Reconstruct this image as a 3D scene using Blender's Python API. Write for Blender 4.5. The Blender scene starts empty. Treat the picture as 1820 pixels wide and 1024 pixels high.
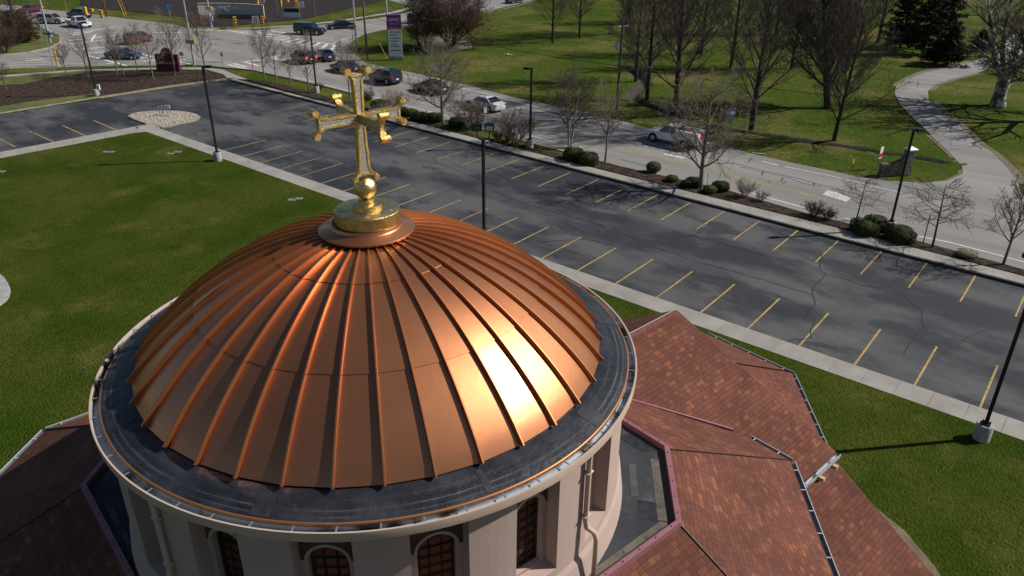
import bpy, math, random
from mathutils import Vector, Matrix, noise
SC = bpy.context.scene
COL = SC.collection
R = math.radians
# ------------------------------------------------------------------ camera
FPX, CH = 1370.6, 20.02
cp, cr, cy = 0.464694, 0.0090995, -0.6852538
fwd = Vector((math.sin(cy)*math.cos(cp), math.cos(cy)*math.cos(cp), -math.sin(cp)))
_r = Vector((math.cos(cy), -math.sin(cy), 0)); _u = _r.cross(fwd)
RT = _r*math.cos(cr) + _u*math.sin(cr); UP = -_r*math.sin(cr) + _u*math.cos(cr)
cam_d = bpy.data.cameras.new('camera'); cam = bpy.data.objects.new('camera', cam_d); COL.objects.link(cam)
cam_d.sensor_width = 36; cam_d.lens = FPX/1820*36; cam_d.clip_start = .1; cam_d.clip_end = 6000
M = Matrix((RT, UP, -fwd)).transposed().to_4x4(); M.translation = Vector((0, 0, CH)); cam.matrix_world = M
SC.camera = cam
# ------------------------------------------------------------------ light
SUN_AZ, SUN_EL = 48.0, 39.0           # azimuth counter-clockwise from +x
w = bpy.data.worlds.new('World'); SC.world = w; w.use_nodes = True
nt = w.node_tree; sky = nt.nodes.new('ShaderNodeTexSky'); sky.sky_type = 'NISHITA'; sky.sun_disc = False
sky.sun_elevation = R(SUN_EL); sky.sun_rotation = R(90-SUN_AZ); sky.air_density = 1.0; sky.dust_density = .6; sky.ozone_density = 3.0
bg = nt.nodes['Background']; nt.links.new(sky.outputs[0], bg.inputs[0]); bg.inputs[1].default_value = 0.055
sd = bpy.data.lights.new('sun', 'SUN'); sd.energy = 5.0; sd.angle = R(.53); sd.color = (1, .945, .87)
so = bpy.data.objects.new('sun', sd); COL.objects.link(so)
sdir = Vector((math.cos(R(SUN_AZ))*math.cos(R(SUN_EL)), math.sin(R(SUN_AZ))*math.cos(R(SUN_EL)), math.sin(R(SUN_EL))))
so.rotation_euler = sdir.to_track_quat('Z', 'Y').to_euler()
SC.view_settings.view_transform = 'Standard'; SC.view_settings.look = 'None'; SC.view_settings.gamma = 1
SC.view_settings.exposure = 0.0
# ------------------------------------------------------------------ helpers
def un(u, v, z=0.0):
    "where the line of sight through photo pixel u,v meets height z"
    d = fwd + RT*((u-910)/FPX) - UP*((v-512)/FPX); t = (z-CH)/d.z
    return Vector((d.x*t, d.y*t, z))
def U(pts, z=0.0): return [un(p[0], p[1], z) for p in pts]
def tag(o, label=None, cat=None, group=None, kind=None):
    if label: o['label'] = label
    if cat: o['category'] = cat
    if group: o['group'] = group
    if kind: o['kind'] = kind
    return o
def empty(name, loc=(0, 0, 0), rz=0, label=None, cat=None, group=None):
    o = bpy.data.objects.new(name, None); COL.objects.link(o); o.location = loc; o.rotation_euler = (0, 0, rz)
    o.empty_display_size = .3
    return tag(o, label, cat, group)
def copy_tree(o, parent=None):
    c = o.copy(); COL.objects.link(c); c.parent = parent
    for ch in [x for x in bpy.data.objects if x.parent == o]: copy_tree(ch, c)
    return c
class MB:
    def __init__(s): s.v = []; s.f = []; s.m = []; s.uv = None
    def face(s, pts, m=0):
        n = len(s.v); s.v += [tuple(p) for p in pts]; s.f.append(tuple(range(n, n+len(pts)))); s.m.append(m)
    def box(s, c, d, rz=0, m=0, rot=None):
        rt = rot or Matrix.Rotation(rz, 3, 'Z'); n = len(s.v); c = Vector(c)
        for k in range(8):
            p = Vector(((k & 1)-.5, ((k >> 1) & 1)-.5, ((k >> 2) & 1)-.5)); p = Vector((p.x*d[0], p.y*d[1], p.z*d[2]))
            s.v.append(tuple(c+rt@p))
        for f in ((0,2,3,1),(4,5,7,6),(0,1,5,4),(2,6,7,3),(0,4,6,2),(1,3,7,5)): s.f.append(tuple(n+i for i in f)); s.m.append(m)
    def prism(s, poly, z0, z1, m=0, ms=None):
        n = len(poly); k = len(s.v)
        a = sum(poly[i][0]*poly[(i+1) % n][1]-poly[(i+1) % n][0]*poly[i][1] for i in range(n))
        if a < 0: poly = list(reversed(poly))
        s.v += [(p[0], p[1], z0) for p in poly] + [(p[0], p[1], z1) for p in poly]
        s.f.append(tuple(k+n+i for i in range(n))); s.m.append(m)
        s.f.append(tuple(k+n-1-i for i in range(n))); s.m.append(m)
        for i in range(n):
            j = (i+1) % n; s.f.append((k+i, k+j, k+n+j, k+n+i)); s.m.append(m if ms is None else ms)
    def path(s, pts, rad, n=6, m=0, cap=True):
        pts = [Vector(p) for p in pts]; k = len(s.v); L = len(pts)
        t0 = (pts[1]-pts[0]).normalized(); a = t0.orthogonal().normalized()
        for i, p in enumerate(pts):
            t = (pts[min(i+1, L-1)]-pts[max(i-1, 0)]).normalized()
            a = (a-t*a.dot(t)).normalized(); b = t.cross(a); r = rad[i] if hasattr(rad, '__len__') else rad
            for j in range(n):
                q = 2*math.pi*j/n; s.v.append(tuple(p+a*(r*math.cos(q))+b*(r*math.sin(q))))
        for i in range(L-1):
            for j in range(n):
                s.f.append((k+i*n+j, k+i*n+(j+1) % n, k+(i+1)*n+(j+1) % n, k+(i+1)*n+j)); s.m.append(m)
        if cap and n > 3:
            s.f.append(tuple(k+n-1-j for j in range(n))); s.m.append(m); s.f.append(tuple(k+(L-1)*n+j for j in range(n))); s.m.append(m)
    def cyl(s, c, r, h, n=20, m=0, r2=None):
        c = Vector(c); s.path([c, c+Vector((0, 0, h))], [r, r if r2 is None else r2], n, m)
    def lathe(s, prof, n=48, c=(0, 0), m=0, a0=0, a1=2*math.pi):
        k = len(s.v); full = abs(a1-a0-2*math.pi) < 1e-6; N = n if full else n+1
        for r_, z in prof:
            for j in range(N):
                q = a0+(a1-a0)*j/n; s.v.append((c[0]+r_*math.cos(q), c[1]+r_*math.sin(q), z))
        for i in range(len(prof)-1):
            for j in range(n):
                j2 = (j+1) % N; s.f.append((k+i*N+j, k+i*N+j2, k+(i+1)*N+j2, k+(i+1)*N+j)); s.m.append(m)
    def sphere(s, c, r, nu=16, nv=10, m=0, sc=(1, 1, 1)):
        k = len(s.v); c = Vector(c)
        for i in range(nv+1):
            p = math.pi*i/nv
            for j in range(nu):
                q = 2*math.pi*j/nu
                s.v.append((c.x+r*sc[0]*math.sin(p)*math.cos(q), c.y+r*sc[1]*math.sin(p)*math.sin(q), c.z+r*sc[2]*math.cos(p)))
        for i in range(nv):
            for j in range(nu): s.f.append((k+i*nu+j, k+(i+1)*nu+j, k+(i+1)*nu+(j+1) % nu, k+i*nu+(j+1) % nu)); s.m.append(m)
    def strip(s, pts, wd, z, m=0):
        "flat ribbon along ground points"
        pts = [Vector((p[0], p[1], 0)) for p in pts]; L = len(pts); k = len(s.v)
        for i, p in enumerate(pts):
            t = (pts[min(i+1, L-1)]-pts[max(i-1, 0)]); t = t.normalized() if t.length else Vector((1, 0, 0)); nn = Vector((-t.y, t.x, 0))*(wd/2)
            s.v += [(p.x+nn.x, p.y+nn.y, z), (p.x-nn.x, p.y-nn.y, z)]
        for i in range(L-1): s.f.append((k+2*i, k+2*i+1, k+2*i+3, k+2*i+2)); s.m.append(m)
    def build(s, name, mats, parent=None, smooth=False, loc=None, rz=None, sharp=None):
        me = bpy.data.meshes.new(name); me.from_pydata(s.v, [], s.f)
        if not isinstance(mats, (list, tuple)): mats = [mats]
        for mm in mats: me.materials.append(mm)
        if len(mats) > 1: me.polygons.foreach_set('material_index', s.m)
        if smooth: me.polygons.foreach_set('use_smooth', [True]*len(me.polygons))
        me.update()
        if smooth and sharp: me.set_sharp_from_angle(angle=R(sharp))
        o = bpy.data.objects.new(name, me); COL.objects.link(o)
        if parent: o.parent = parent
        if loc is not None: o.location = loc
        if rz is not None: o.rotation_euler = (0, 0, rz)
        return o
def struct(o): o['kind'] = 'structure'; return o
# ------------------------------------------------------------------ materials
def mat(name, col, rough=.7, metal=0, col2=None, scale=3, det=4, bump=0, bscale=None, spread=(.35, .65), coat=0, extra=None, stretch=None, spec=None, emit=None):
    m = bpy.data.materials.new(name); m.use_nodes = True; t = m.node_tree; b = t.nodes['Principled BSDF']
    b.inputs['Roughness'].default_value = rough; b.inputs['Metallic'].default_value = metal
    b.inputs['Base Color'].default_value = (*col, 1)
    if coat: b.inputs['Coat Weight'].default_value = coat; b.inputs['Coat Roughness'].default_value = .05
    if spec is not None: b.inputs['Specular IOR Level'].default_value = spec
    if emit: b.inputs['Emission Color'].default_value = (*emit[:3], 1); b.inputs['Emission Strength'].default_value = emit[3]
    tc = t.nodes.new('ShaderNodeTexCoord'); src = tc.outputs['Object']
    if stretch:
        mp = t.nodes.new('ShaderNodeMapping'); mp.inputs['Scale'].default_value = stretch[:3]
        if len(stretch) > 3: mp.inputs['Rotation'].default_value = (0, 0, R(stretch[3]))
        t.links.new(src, mp.inputs[0]); src = mp.outputs[0]
    def ns(sc_, d_=det, src_=None):
        n = t.nodes.new('ShaderNodeTexNoise'); n.inputs['Scale'].default_value = sc_; n.inputs['Detail'].default_value = d_; n.inputs['Roughness'].default_value = .6
        t.links.new(src_ or src, n.inputs['Vector']); return n
    last = None
    if col2:
        n = ns(scale); rp = t.nodes.new('ShaderNodeValToRGB'); rp.color_ramp.elements[0].position = spread[0]; rp.color_ramp.elements[1].position = spread[1]
        rp.color_ramp.elements[0].color = (*col, 1); rp.color_ramp.elements[1].color = (*col2, 1)
        t.links.new(n.outputs['Fac'], rp.inputs[0]); last = rp.outputs[0]
    for (c3, sc3, lo, hi, amt) in (extra or []):
        n = ns(sc3); mr = t.nodes.new('ShaderNodeMapRange'); mr.inputs[1].default_value = lo; mr.inputs[2].default_value = hi; mr.inputs[3].default_value = 0; mr.inputs[4].default_value = amt
        t.links.new(n.outputs['Fac'], mr.inputs[0]); mx = t.nodes.new('ShaderNodeMix'); mx.data_type = 'RGBA'
        t.links.new(mr.outputs[0], mx.inputs[0])
        if last: t.links.new(last, mx.inputs[6])
        else: mx.inputs[6].default_value = (*col, 1)
        mx.inputs[7].default_value = (*c3, 1); last = mx.outputs[2]
    if last: t.links.new(last, b.inputs['Base Color'])
    if bump:
        n = ns(bscale or scale*4, 3, tc.outputs['Object']); bp = t.nodes.new('ShaderNodeBump'); bp.inputs['Strength'].default_value = min(1, bump); bp.inputs['Distance'].default_value = .02*max(1, bump)
        t.links.new(n.outputs['Fac'], bp.inputs['Height']); t.links.new(bp.outputs[0], b.inputs['Normal'])
    return m
K = {}
K['lawn'] = mat('lawn', (.034, .062, .004), .97, col2=(.074, .088, .012), scale=.17, det=10, bump=8, bscale=9, spread=(.38, .62), spec=.04,
                extra=[((.15, .135, .035), .30, .55, .72, .6), ((.014, .034, .002), 4, .48, .66, .55), ((.15, .15, .045), 7, .56, .70, .35), ((.016, .036, .002), 15, .52, .64, .5), ((.12, .135, .03), 26, .58, .68, .3)])
K['park'] = mat('park', (.042, .078, .006), .97, col2=(.078, .100, .013), scale=.06, det=9, bump=6, bscale=6, spread=(.36, .64), spec=.04,
                extra=[((.17, .14, .05), .09, .50, .64, .8), ((.018, .040, .003), 2.2, .48, .66, .8), ((.19, .17, .07), 5, .55, .67, .6)])
K['drygrass'] = mat('dry_grass', (.16, .15, .06), .95, col2=(.07, .10, .02), scale=.5, det=7, bump=4, bscale=8, spec=.15)
K['asphalt'] = mat('asphalt', (.017, .020, .029), .8, col2=(.092, .092, .094), scale=.10, det=13, bump=1.2, bscale=60, spread=(.43, .60), stretch=(1, 1.9, 1, 14),
                   extra=[((.135, .133, .130), .26, .56, .70, .6), ((.014, .017, .026), .21, .53, .61, .8), ((.15, .147, .14), 2.2, .60, .74, .4), ((.028, .030, .035), 5, .54, .7, .4)])
K['road'] = mat('road', (.20, .192, .185), .85, col2=(.285, .272, .255), scale=.12, det=8, bump=1, bscale=50, stretch=(.35, 2.5, 1),
                extra=[((.12, .12, .12), .3, .55, .75, .5), ((.33, .32, .3), 3, .6, .8, .3)])
K['path'] = mat('path', (.24, .24, .24), .85, col2=(.33, .325, .31), scale=.5, det=8, bump=1, bscale=40, extra=[((.14, .14, .14), 1.3, .6, .75, .4)])
K['concrete'] = mat('concrete', (.26, .245, .215), .9, col2=(.35, .33, .295), scale=.6, det=8, bump=.8, bscale=40, extra=[((.2, .19, .17), 2.2, .58, .8, .35)])
K['concrete_grey'] = mat('concrete_grey', (.27, .27, .26), .9, col2=(.42, .41, .39), scale=2.5, det=6, bump=1, bscale=20)
K['kerb'] = mat('kerb', (.24, .21, .16), .9, col2=(.36, .32, .25), scale=1.5, det=6, bump=1, bscale=25)
K['mulch'] = mat('mulch', (.030, .021, .018), 1, col2=(.085, .058, .046), scale=2.2, det=9, bump=6, bscale=14, spread=(.4, .6), spec=.1, extra=[((.18, .135, .11), 12, .6, .7, .6)])
K['bank'] = mat('bank_mulch', (.024, .020, .020), 1, col2=(.055, .045, .042), scale=1.2, det=9, bump=5, bscale=8, spec=.1)
K['mud'] = mat('mud', (.022, .018, .014), 1, col2=(.06, .048, .034), scale=1.5, det=7, bump=4, bscale=8)
K['soil'] = mat('soil', (.12, .095, .06), 1, col2=(.19, .155, .10), scale=2, det=7, bump=3, bscale=8)
K['yellow'] = mat('yellow_paint', (.55, .36, .075), .8, col2=(.34, .24, .08), scale=1.2, det=8, extra=[((.08, .075, .065), 5, .54, .64, .8), ((.07, .066, .06), .12, .50, .66, .6)])
K['white_line'] = mat('white_paint', (.78, .78, .76), .8, col2=(.62, .62, .6), scale=4, det=6, extra=[((.28, .27, .26), 5, .58, .68, .7)])
K['seal'] = mat('crack_sealer', (.015, .015, .017), .6)
K['stone'] = mat('stone', (.28, .24, .18), .9, col2=(.50, .45, .37), scale=4, bump=1, bscale=20)
K['black'] = mat('black_metal', (.012, .012, .013), .45, .3)
K['galv'] = mat('galvanised', (.42, .45, .50), .5, .6, col2=(.52, .55, .6), scale=4)
K['wood_pole'] = mat('wood_pole', (.10, .075, .055), .9, col2=(.17, .13, .10), scale=3, stretch=(6, 6, .5), bump=1, bscale=20)
K['signal'] = mat('signal_yellow', (.72, .42, .03), .45)
K['white'] = mat('white_paint_metal', (.75, .76, .78), .4)
K['sign_back'] = mat('sign_grey', (.45, .46, .48), .5, .3)
K['blue_sign'] = mat('blue_sign', (.03, .16, .55), .4)
K['purple'] = mat('purple_sign', (.20, .02, .22), .4); K['red'] = mat('red_sign', (.6, .02, .04), .4)
K['burgundy'] = mat('burgundy', (.09, .012, .022), .45)
K['dark'] = mat('dark_plastic', (.015, .015, .018), .5)
K['glass'] = mat('car_glass', (.012, .016, .02), .06, 0, spec=.7)
K['tyre'] = mat('tyre', (.018, .018, .018), .85); K['rim'] = mat('rim', (.45, .46, .48), .3, .9)
K['lampglass'] = mat('head_lamp', (.7, .72, .75), .1, .2); K['taillight'] = mat('tail_light', (.35, .01, .01), .25)
K['braking'] = mat('brake_light_lit', (.6, .02, .02), .3, emit=(1, .03, .02, 2.5))
K['bark'] = mat('bark', (.034, .028, .024), .95, col2=(.07, .057, .048), scale=3, bump=2, bscale=18, spec=.2)
K['bark_light'] = mat('bark_light', (.15, .12, .10), .95, col2=(.23, .19, .16), scale=3, bump=1, bscale=18, spec=.2)
K['bark_birch'] = mat('bark_birch', (.24, .16, .12), .9, col2=(.42, .36, .31), scale=4, spec=.2)
K['bark_syc'] = mat('bark_sycamore', (.13, .11, .085), .9, col2=(.55, .54, .48), scale=1.2, det=3, spread=(.45, .55), spec=.2)
K['twig'] = mat('twig', (.07, .056, .050), .95, col2=(.125, .10, .088), scale=.6, spec=.1)
K['twig_red'] = mat('twig_red', (.075, .045, .036), .95, col2=(.13, .085, .068), scale=.6, spec=.1)
K['twig_light'] = mat('twig_light', (.16, .125, .10), .95, col2=(.24, .19, .15), scale=.6, spec=.1)
K['leaf'] = mat('leaf_dark', (.016, .027, .005), .8, col2=(.045, .060, .012), scale=3, det=5, spec=.25)
K['leaf_gold'] = mat('leaf_gold', (.10, .11, .018), .7, col2=(.05, .075, .012), scale=4, det=5, spec=.25)
K['leaf_olive'] = mat('leaf_olive', (.10, .11, .05), .8, col2=(.055, .065, .025), scale=4, det=5, spec=.25)
K['conifer'] = mat('conifer', (.012, .017, .010), .9, col2=(.028, .036, .018), scale=1.5, spec=.15)
K['conifer_gold'] = mat('conifer_gold', (.11, .075, .02), .9, col2=(.05, .06, .018), scale=1.2, spec=.15)
# church
K['copper'] = mat('copper_panel', (.57, .225, .098), .37, .88, col2=(.48, .195, .088), scale=.9, det=4, bump=.2, bscale=1.4, spread=(.3, .7))
_b = K['copper'].node_tree.nodes['Principled BSDF']; _b.inputs['Coat Weight'].default_value = .45; _b.inputs['Coat Roughness'].default_value = .13; _b.inputs['Coat IOR'].default_value = 1.45
K['copper_rib'] = mat('copper_rib', (.55, .22, .09), .42, .86)
K['copper_dark'] = mat('copper_drip', (.42, .19, .08), .45, .6)
K['rubber'] = mat('rubber_membrane', (.013, .015, .021), .45, 0, col2=(.032, .035, .043), scale=1.6, det=8, spec=.5, bump=1, bscale=5, spread=(.42, .62), extra=[((.13, .125, .12), 2.2, .66, .80, .4)])
K['rubber2'] = mat('rubber_lap', (.012, .013, .018), .5, 0, col2=(.035, .037, .043), scale=5, det=6, spec=.5)
def ring_lines(m, radii, centre_only=True):
    t = m.node_tree; b = t.nodes['Principled BSDF']; old = b.inputs['Base Color'].links[0].from_socket
    tc = t.nodes.new('ShaderNodeTexCoord'); sx = t.nodes.new('ShaderNodeSeparateXYZ'); t.links.new(tc.outputs['Object'], sx.inputs[0])
    cx_ = t.nodes.new('ShaderNodeCombineXYZ'); t.links.new(sx.outputs[0], cx_.inputs[0]); t.links.new(sx.outputs[1], cx_.inputs[1])
    ln = t.nodes.new('ShaderNodeVectorMath'); ln.operation = 'LENGTH'; t.links.new(cx_.outputs[0], ln.inputs[0])
    ns = t.nodes.new('ShaderNodeTexNoise'); ns.inputs['Scale'].default_value = 1.1; ns.inputs['Detail'].default_value = 8; t.links.new(tc.outputs['Object'], ns.inputs['Vector'])
    n2 = t.nodes.new('ShaderNodeTexNoise'); n2.inputs['Scale'].default_value = 1.3; n2.inputs['Detail'].default_value = 2; t.links.new(tc.outputs['Object'], n2.inputs['Vector'])
    wob = t.nodes.new('ShaderNodeMath'); wob.operation = 'MULTIPLY_ADD'; wob.inputs[1].default_value = .03; t.links.new(n2.outputs[0], wob.inputs[0]); t.links.new(ln.outputs['Value'], wob.inputs[2])
    for (r0, wd, amt, col) in radii:
        d = t.nodes.new('ShaderNodeMath'); d.operation = 'SUBTRACT'; d.inputs[1].default_value = r0+.015; t.links.new(wob.outputs[0], d.inputs[0])
        a = t.nodes.new('ShaderNodeMath'); a.operation = 'ABSOLUTE'; t.links.new(d.outputs[0], a.inputs[0])
        mr = t.nodes.new('ShaderNodeMapRange'); mr.inputs[1].default_value = wd; mr.inputs[2].default_value = wd*.4; mr.inputs[3].default_value = 0; mr.inputs[4].default_value = amt; t.links.new(a.outputs[0], mr.inputs[0])
        nr = t.nodes.new('ShaderNodeMapRange'); nr.inputs[1].default_value = .36; nr.inputs[2].default_value = .66; t.links.new(ns.outputs[0], nr.inputs[0])
        mu = t.nodes.new('ShaderNodeMath'); mu.operation = 'MULTIPLY'; t.links.new(mr.outputs[0], mu.inputs[0]); t.links.new(nr.outputs[0], mu.inputs[1])
        mx = t.nodes.new('ShaderNodeMix'); mx.data_type = 'RGBA'; t.links.new(mu.outputs[0], mx.inputs[0]); t.links.new(old, mx.inputs[6]); mx.inputs[7].default_value = (*col, 1); old = mx.outputs[2]
    t.links.new(old, b.inputs['Base Color'])
ring_lines(K['rubber'], [(4.60, .010, .35, (.12, .12, .12)), (4.70, .05, .8, (.007, .008, .012)), (4.765, .011, .65, (.16, .155, .15)), (4.82, .03, .8, (.007, .008, .012)), (4.865, .010, .55, (.14, .135, .13))])
K['membrane'] = mat('flat_roof_membrane', (.029, .033, .041), .8, 0, col2=(.050, .054, .062), scale=.9, det=9, spec=.25, bump=.6, bscale=5, extra=[((.17, .155, .125), 1.5, .60, .78, .5)])
K['scuff'] = mat('membrane_scuff', (.075, .078, .085), .8, col2=(.045, .048, .054), scale=5, det=6, spread=(.4, .65))
K['stucco'] = mat('stucco', (.43, .318, .275), .95, col2=(.47, .352, .305), scale=1.2, det=6, bump=.5, bscale=70)
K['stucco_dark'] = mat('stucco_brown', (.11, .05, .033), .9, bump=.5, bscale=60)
K['fascia'] = mat('beige_fascia', (.50, .385, .30), .5, col2=(.55, .43, .34), scale=2)
K['gutter_in'] = mat('gutter_inside', (.44, .48, .52), .5, .3, col2=(.10, .09, .075), scale=1.8, det=7, spread=(.50, .60))
K['gutter'] = mat('gutter_metal', (.26, .30, .34), .5, .4, col2=(.17, .19, .21), scale=2)
K['gutter_lip'] = mat('gutter_lip', (.55, .57, .60), .45, .2)
K['mauve'] = mat('mauve_flashing', (.27, .115, .135), .5, .2, col2=(.31, .14, .16), scale=2)
K['pane'] = mat('window_pane', (.10, .032, .014), .12, 0, col2=(.035, .012, .008), scale=2.2, spec=.7)
K['muntin'] = mat('window_bars', (.014, .013, .015), .5)
K['gold'] = mat('gold_leaf', (.86, .58, .21), .34, 1, col2=(.62, .42, .14), scale=16, det=6, bump=.8, bscale=55, spread=(.42, .6))
K['gold_pale'] = mat('gold_leaf_pale', (.80, .63, .31), .30, 1, col2=(.62, .44, .16), scale=12, det=7, bump=.6, bscale=40, spread=(.42, .62))
K['mosaic'] = mat('silver_mosaic', (.36, .37, .37), .35, .7, col2=(.72, .74, .76), scale=60, det=2, spread=(.45, .6), bump=.6, bscale=80)
K['steel'] = mat('steel_spike', (.6, .6, .62), .25, 1)
def shingle():
    m = bpy.data.materials.new('shingles'); m.use_nodes = True; t = m.node_tree; b = t.nodes['Principled BSDF']; b.inputs['Roughness'].default_value = .92
    b.inputs['Specular IOR Level'].default_value = .2
    uv = t.nodes.new('ShaderNodeUVMap'); uv.uv_map = 'roof'
    def brick(wd, hh, off, sq):
        n = t.nodes.new('ShaderNodeTexBrick'); n.inputs['Color1'].default_value = (0, 0, 0, 1); n.inputs['Color2'].default_value = (1, 1, 1, 1); n.inputs['Mortar'].default_value = (.5, .5, .5, 1)
        n.inputs['Scale'].default_value = 1; n.inputs['Brick Width'].default_value = wd; n.inputs['Row Height'].default_value = hh; n.inputs['Mortar Size'].default_value = .0055; n.inputs['Mortar Smooth'].default_value = .1
        n.offset = off; n.squash = sq; n.squash_frequency = 3; n.offset_frequency = 2; t.links.new(uv.outputs[0], n.inputs['Vector']); return n
    a = brick(.235, .138, .37, .70)
    rp = t.nodes.new('ShaderNodeValToRGB'); cr_ = rp.color_ramp; cr_.interpolation = 'CONSTANT'
    cr_.elements[0].color = (.126, .047, .031, 1); cr_.elements[1].position = .28; cr_.elements[1].color = (.143, .053, .035, 1)
    for p_, c_ in ((.46, (.118, .047, .036, 1)), (.60, (.152, .057, .037, 1)), (.84, (.178, .067, .040, 1)), (.93, (.21, .079, .043, 1))):
        e = cr_.elements.new(p_); e.color = c_
    t.links.new(a.outputs['Color'], rp.inputs[0])
    n = t.nodes.new('ShaderNodeTexNoise'); n.inputs['Scale'].default_value = 90; n.inputs['Detail'].default_value = 2; t.links.new(uv.outputs[0], n.inputs['Vector'])
    n2 = t.nodes.new('ShaderNodeTexNoise'); n2.inputs['Scale'].default_value = .7; n2.inputs['Detail'].default_value = 5; t.links.new(uv.outputs[0], n2.inputs['Vector'])
    hs = t.nodes.new('ShaderNodeMapRange'); hs.inputs[1].default_value = .3; hs.inputs[2].default_value = .7; hs.inputs[3].default_value = .6; hs.inputs[4].default_value = 1.4; t.links.new(n.outputs[0], hs.inputs[0])
    h2 = t.nodes.new('ShaderNodeMapRange'); h2.inputs[1].default_value = .3; h2.inputs[2].default_value = .7; h2.inputs[3].default_value = .78; h2.inputs[4].default_value = 1.22; t.links.new(n2.outputs[0], h2.inputs[0])
    mu = t.nodes.new('ShaderNodeMath'); mu.operation = 'MULTIPLY'; t.links.new(hs.outputs[0], mu.inputs[0]); t.links.new(h2.outputs[0], mu.inputs[1])
    vm = t.nodes.new('ShaderNodeVectorMath'); vm.operation = 'SCALE'; t.links.new(rp.outputs[0], vm.inputs[0]); t.links.new(mu.outputs[0], vm.inputs['Scale'])
    mx = t.nodes.new('ShaderNodeMix'); mx.data_type = 'RGBA'; t.links.new(a.outputs['Fac'], mx.inputs[0]); t.links.new(vm.outputs[0], mx.inputs[6]); mx.inputs[7].default_value = (.075, .032, .028, 1)
    t.links.new(mx.outputs[2], b.inputs['Base Color'])
    inv = t.nodes.new('ShaderNodeMath'); inv.operation = 'SUBTRACT'; inv.inputs[0].default_value = 1; t.links.new(a.outputs['Fac'], inv.inputs[1])
    bp = t.nodes.new('ShaderNodeBump'); bp.inputs['Strength'].default_value = .8; bp.inputs['Distance'].default_value = .012; t.links.new(inv.outputs[0], bp.inputs['Height']); t.links.new(bp.outputs[0], b.inputs['Normal'])
    return m
K['shingle'] = shingle()
# ------------------------------------------------------------------ ground sheet with the creek bed cut into it
creek_px = [(1100,116),(1118,122),(1131,129),(1141,138),(1147,150),(1135,158),(1124,167),(1130,177),(1147,184),(1164,190),(1192,200),(1222,211),(1258,221),(1293,230),(1334,236),(1372,242),(1410,247.5),(1440,252),(1490,258),(1542,265.6),(1565,271),(1600,275),(1640,281),(1674,288)]
creek = U(creek_px)
def seg_d(px, py):
    best = 1e9
    for i in range(len(creek)-1):
        a, b = creek[i], creek[i+1]; dx, dy = b.x-a.x, b.y-a.y; L2 = dx*dx+dy*dy
        t = max(0, min(1, ((px-a.x)*dx+(py-a.y)*dy)/L2)); q = math.hypot(px-a.x-t*dx, py-a.y-t*dy)
        if q < best: best = q; bi = i+t
    return best, bi
cx0, cx1 = min(p.x for p in creek)-3, max(p.x for p in creek)+3; cy0, cy1 = min(p.y for p in creek)-3, max(p.y for p in creek)+3
def axis(lo, hi, st, far):
    a = []; x = lo; d = 4
    while x > -far: x -= d; a.append(x); d *= 1.5
    a = a[::-1]; x = lo
    while x < hi: a.append(x); x += st
    d = 4
    while x < far: a.append(x); x += d; d *= 1.5
    return a + [far]
xs = axis(cx0, cx1, .40, 2500); ys = axis(cy0, cy1, .32, 2500)
g = MB(); nx = len(xs)
for yy in ys:
    for xx in xs:
        z = -.06
        if cx0 < xx < cx1 and cy0 < yy < cy1:
            q, bi = seg_d(xx, yy); wdt = .42+.2*noise.noise(Vector((bi*1.3, 0, 0))) - .008*bi
            if q < wdt*1.8: z -= .62*max(0, 1-(q/(wdt*1.8))**2)
            elif q < 2.4: z += .05*noise.noise(Vector((xx*.8, yy*.8, 0)))+.04
        g.v.append((xx, yy, z))
for j in range(len(ys)-1):
    for i in range(nx-1):
        a = j*nx+i; g.f.append((a, a+1, a+nx+1, a+nx)); zz = min(g.v[a][2], g.v[a+nx+1][2], g.v[a+1][2]); g.m.append(1 if zz < -.16 else 0)
struct(g.build('ground', [K['park'], K['mud']], smooth=True))
# ------------------------------------------------------------------ roads
def flat(name, px, z, m, world=False):
    b = MB(); pts = px if world else U(px, 0)
    b.face([(p[0], p[1], z) for p in pts]); o = b.build(name, m)
    if o.data.polygons[0].normal.z < 0: o.data.flip_normals()
    return struct(o)
near_edge = [(-250,150),(0,125),(15,122),(120,119),(203,117),(330,116),(381,120),(447,126),(523,143),(584,157),(660,177),(713,194),(875,234),(934,252),(1100,295),(1293,338),(1354,356),(1430,378),(1507,397),(1627,427),(1733,455),(1820,479),(2300,606)]
far_edge = [(2300,430),(1960,400),(1822,352),(1806,320),(1791,299),(1762,270),(1733,252),(1704,223),(1668,195),(1651,178),(1649,162),(1663,150),(1694,140),(1739,129),(1770,117),(1800,107),(1850,70),(1950,30),(1930,15),(1830,42),(1820,48),(1795,68),(1770,94),(1732,109),(1689,120),(1643,129),(1613,141),(1592,155),(1590,167),(1602,188),(1618,205),(1653,238),(1660,246),(1689,273),(1710,296),(1711,309),(1686,321),(1645,325),(1586,322),(1528,315),(1480,304),(1405,289),(1328,271),(1278,257),(1140,224.6),(1061,203),(985,188),(908,172),(832,152),(756,134),(680,119),(650,112),(630,96),(617,82),(625,74),(642,63),(675,54.6),(751,43),(849,24),(946,1),(1010,-14),(1000,-40),(700,-40),(640,-25),(660,-8),(700,3),(725,10),(735,16),(727,23),(688,31),(641,38),(584,44),(526,48),(480,52),(432,52),(380,49.5),(340,50),(300,42),(228,34),(188,28),(142,23),(76,16.5),(30,10),(-120,2),(-200,30),(-40,40),(0,42),(40,47),(71,50),(91,57),(107,65),(107,75),(89,85),(51,93),(0,99),(-250,118)]
flat('road', near_edge+far_edge, .004, K['road'])
lot_px = [(2300,631),(1820,507),(1480,421),(1140,332),(695,218),(589,189),(406,141.5),(0,203),(-300,248),(-300,335),(0,275),(258,229),(1420,640),(1820,782),(2300,952)]
flat('parking_lot', lot_px, 0, K['asphalt'])
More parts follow.
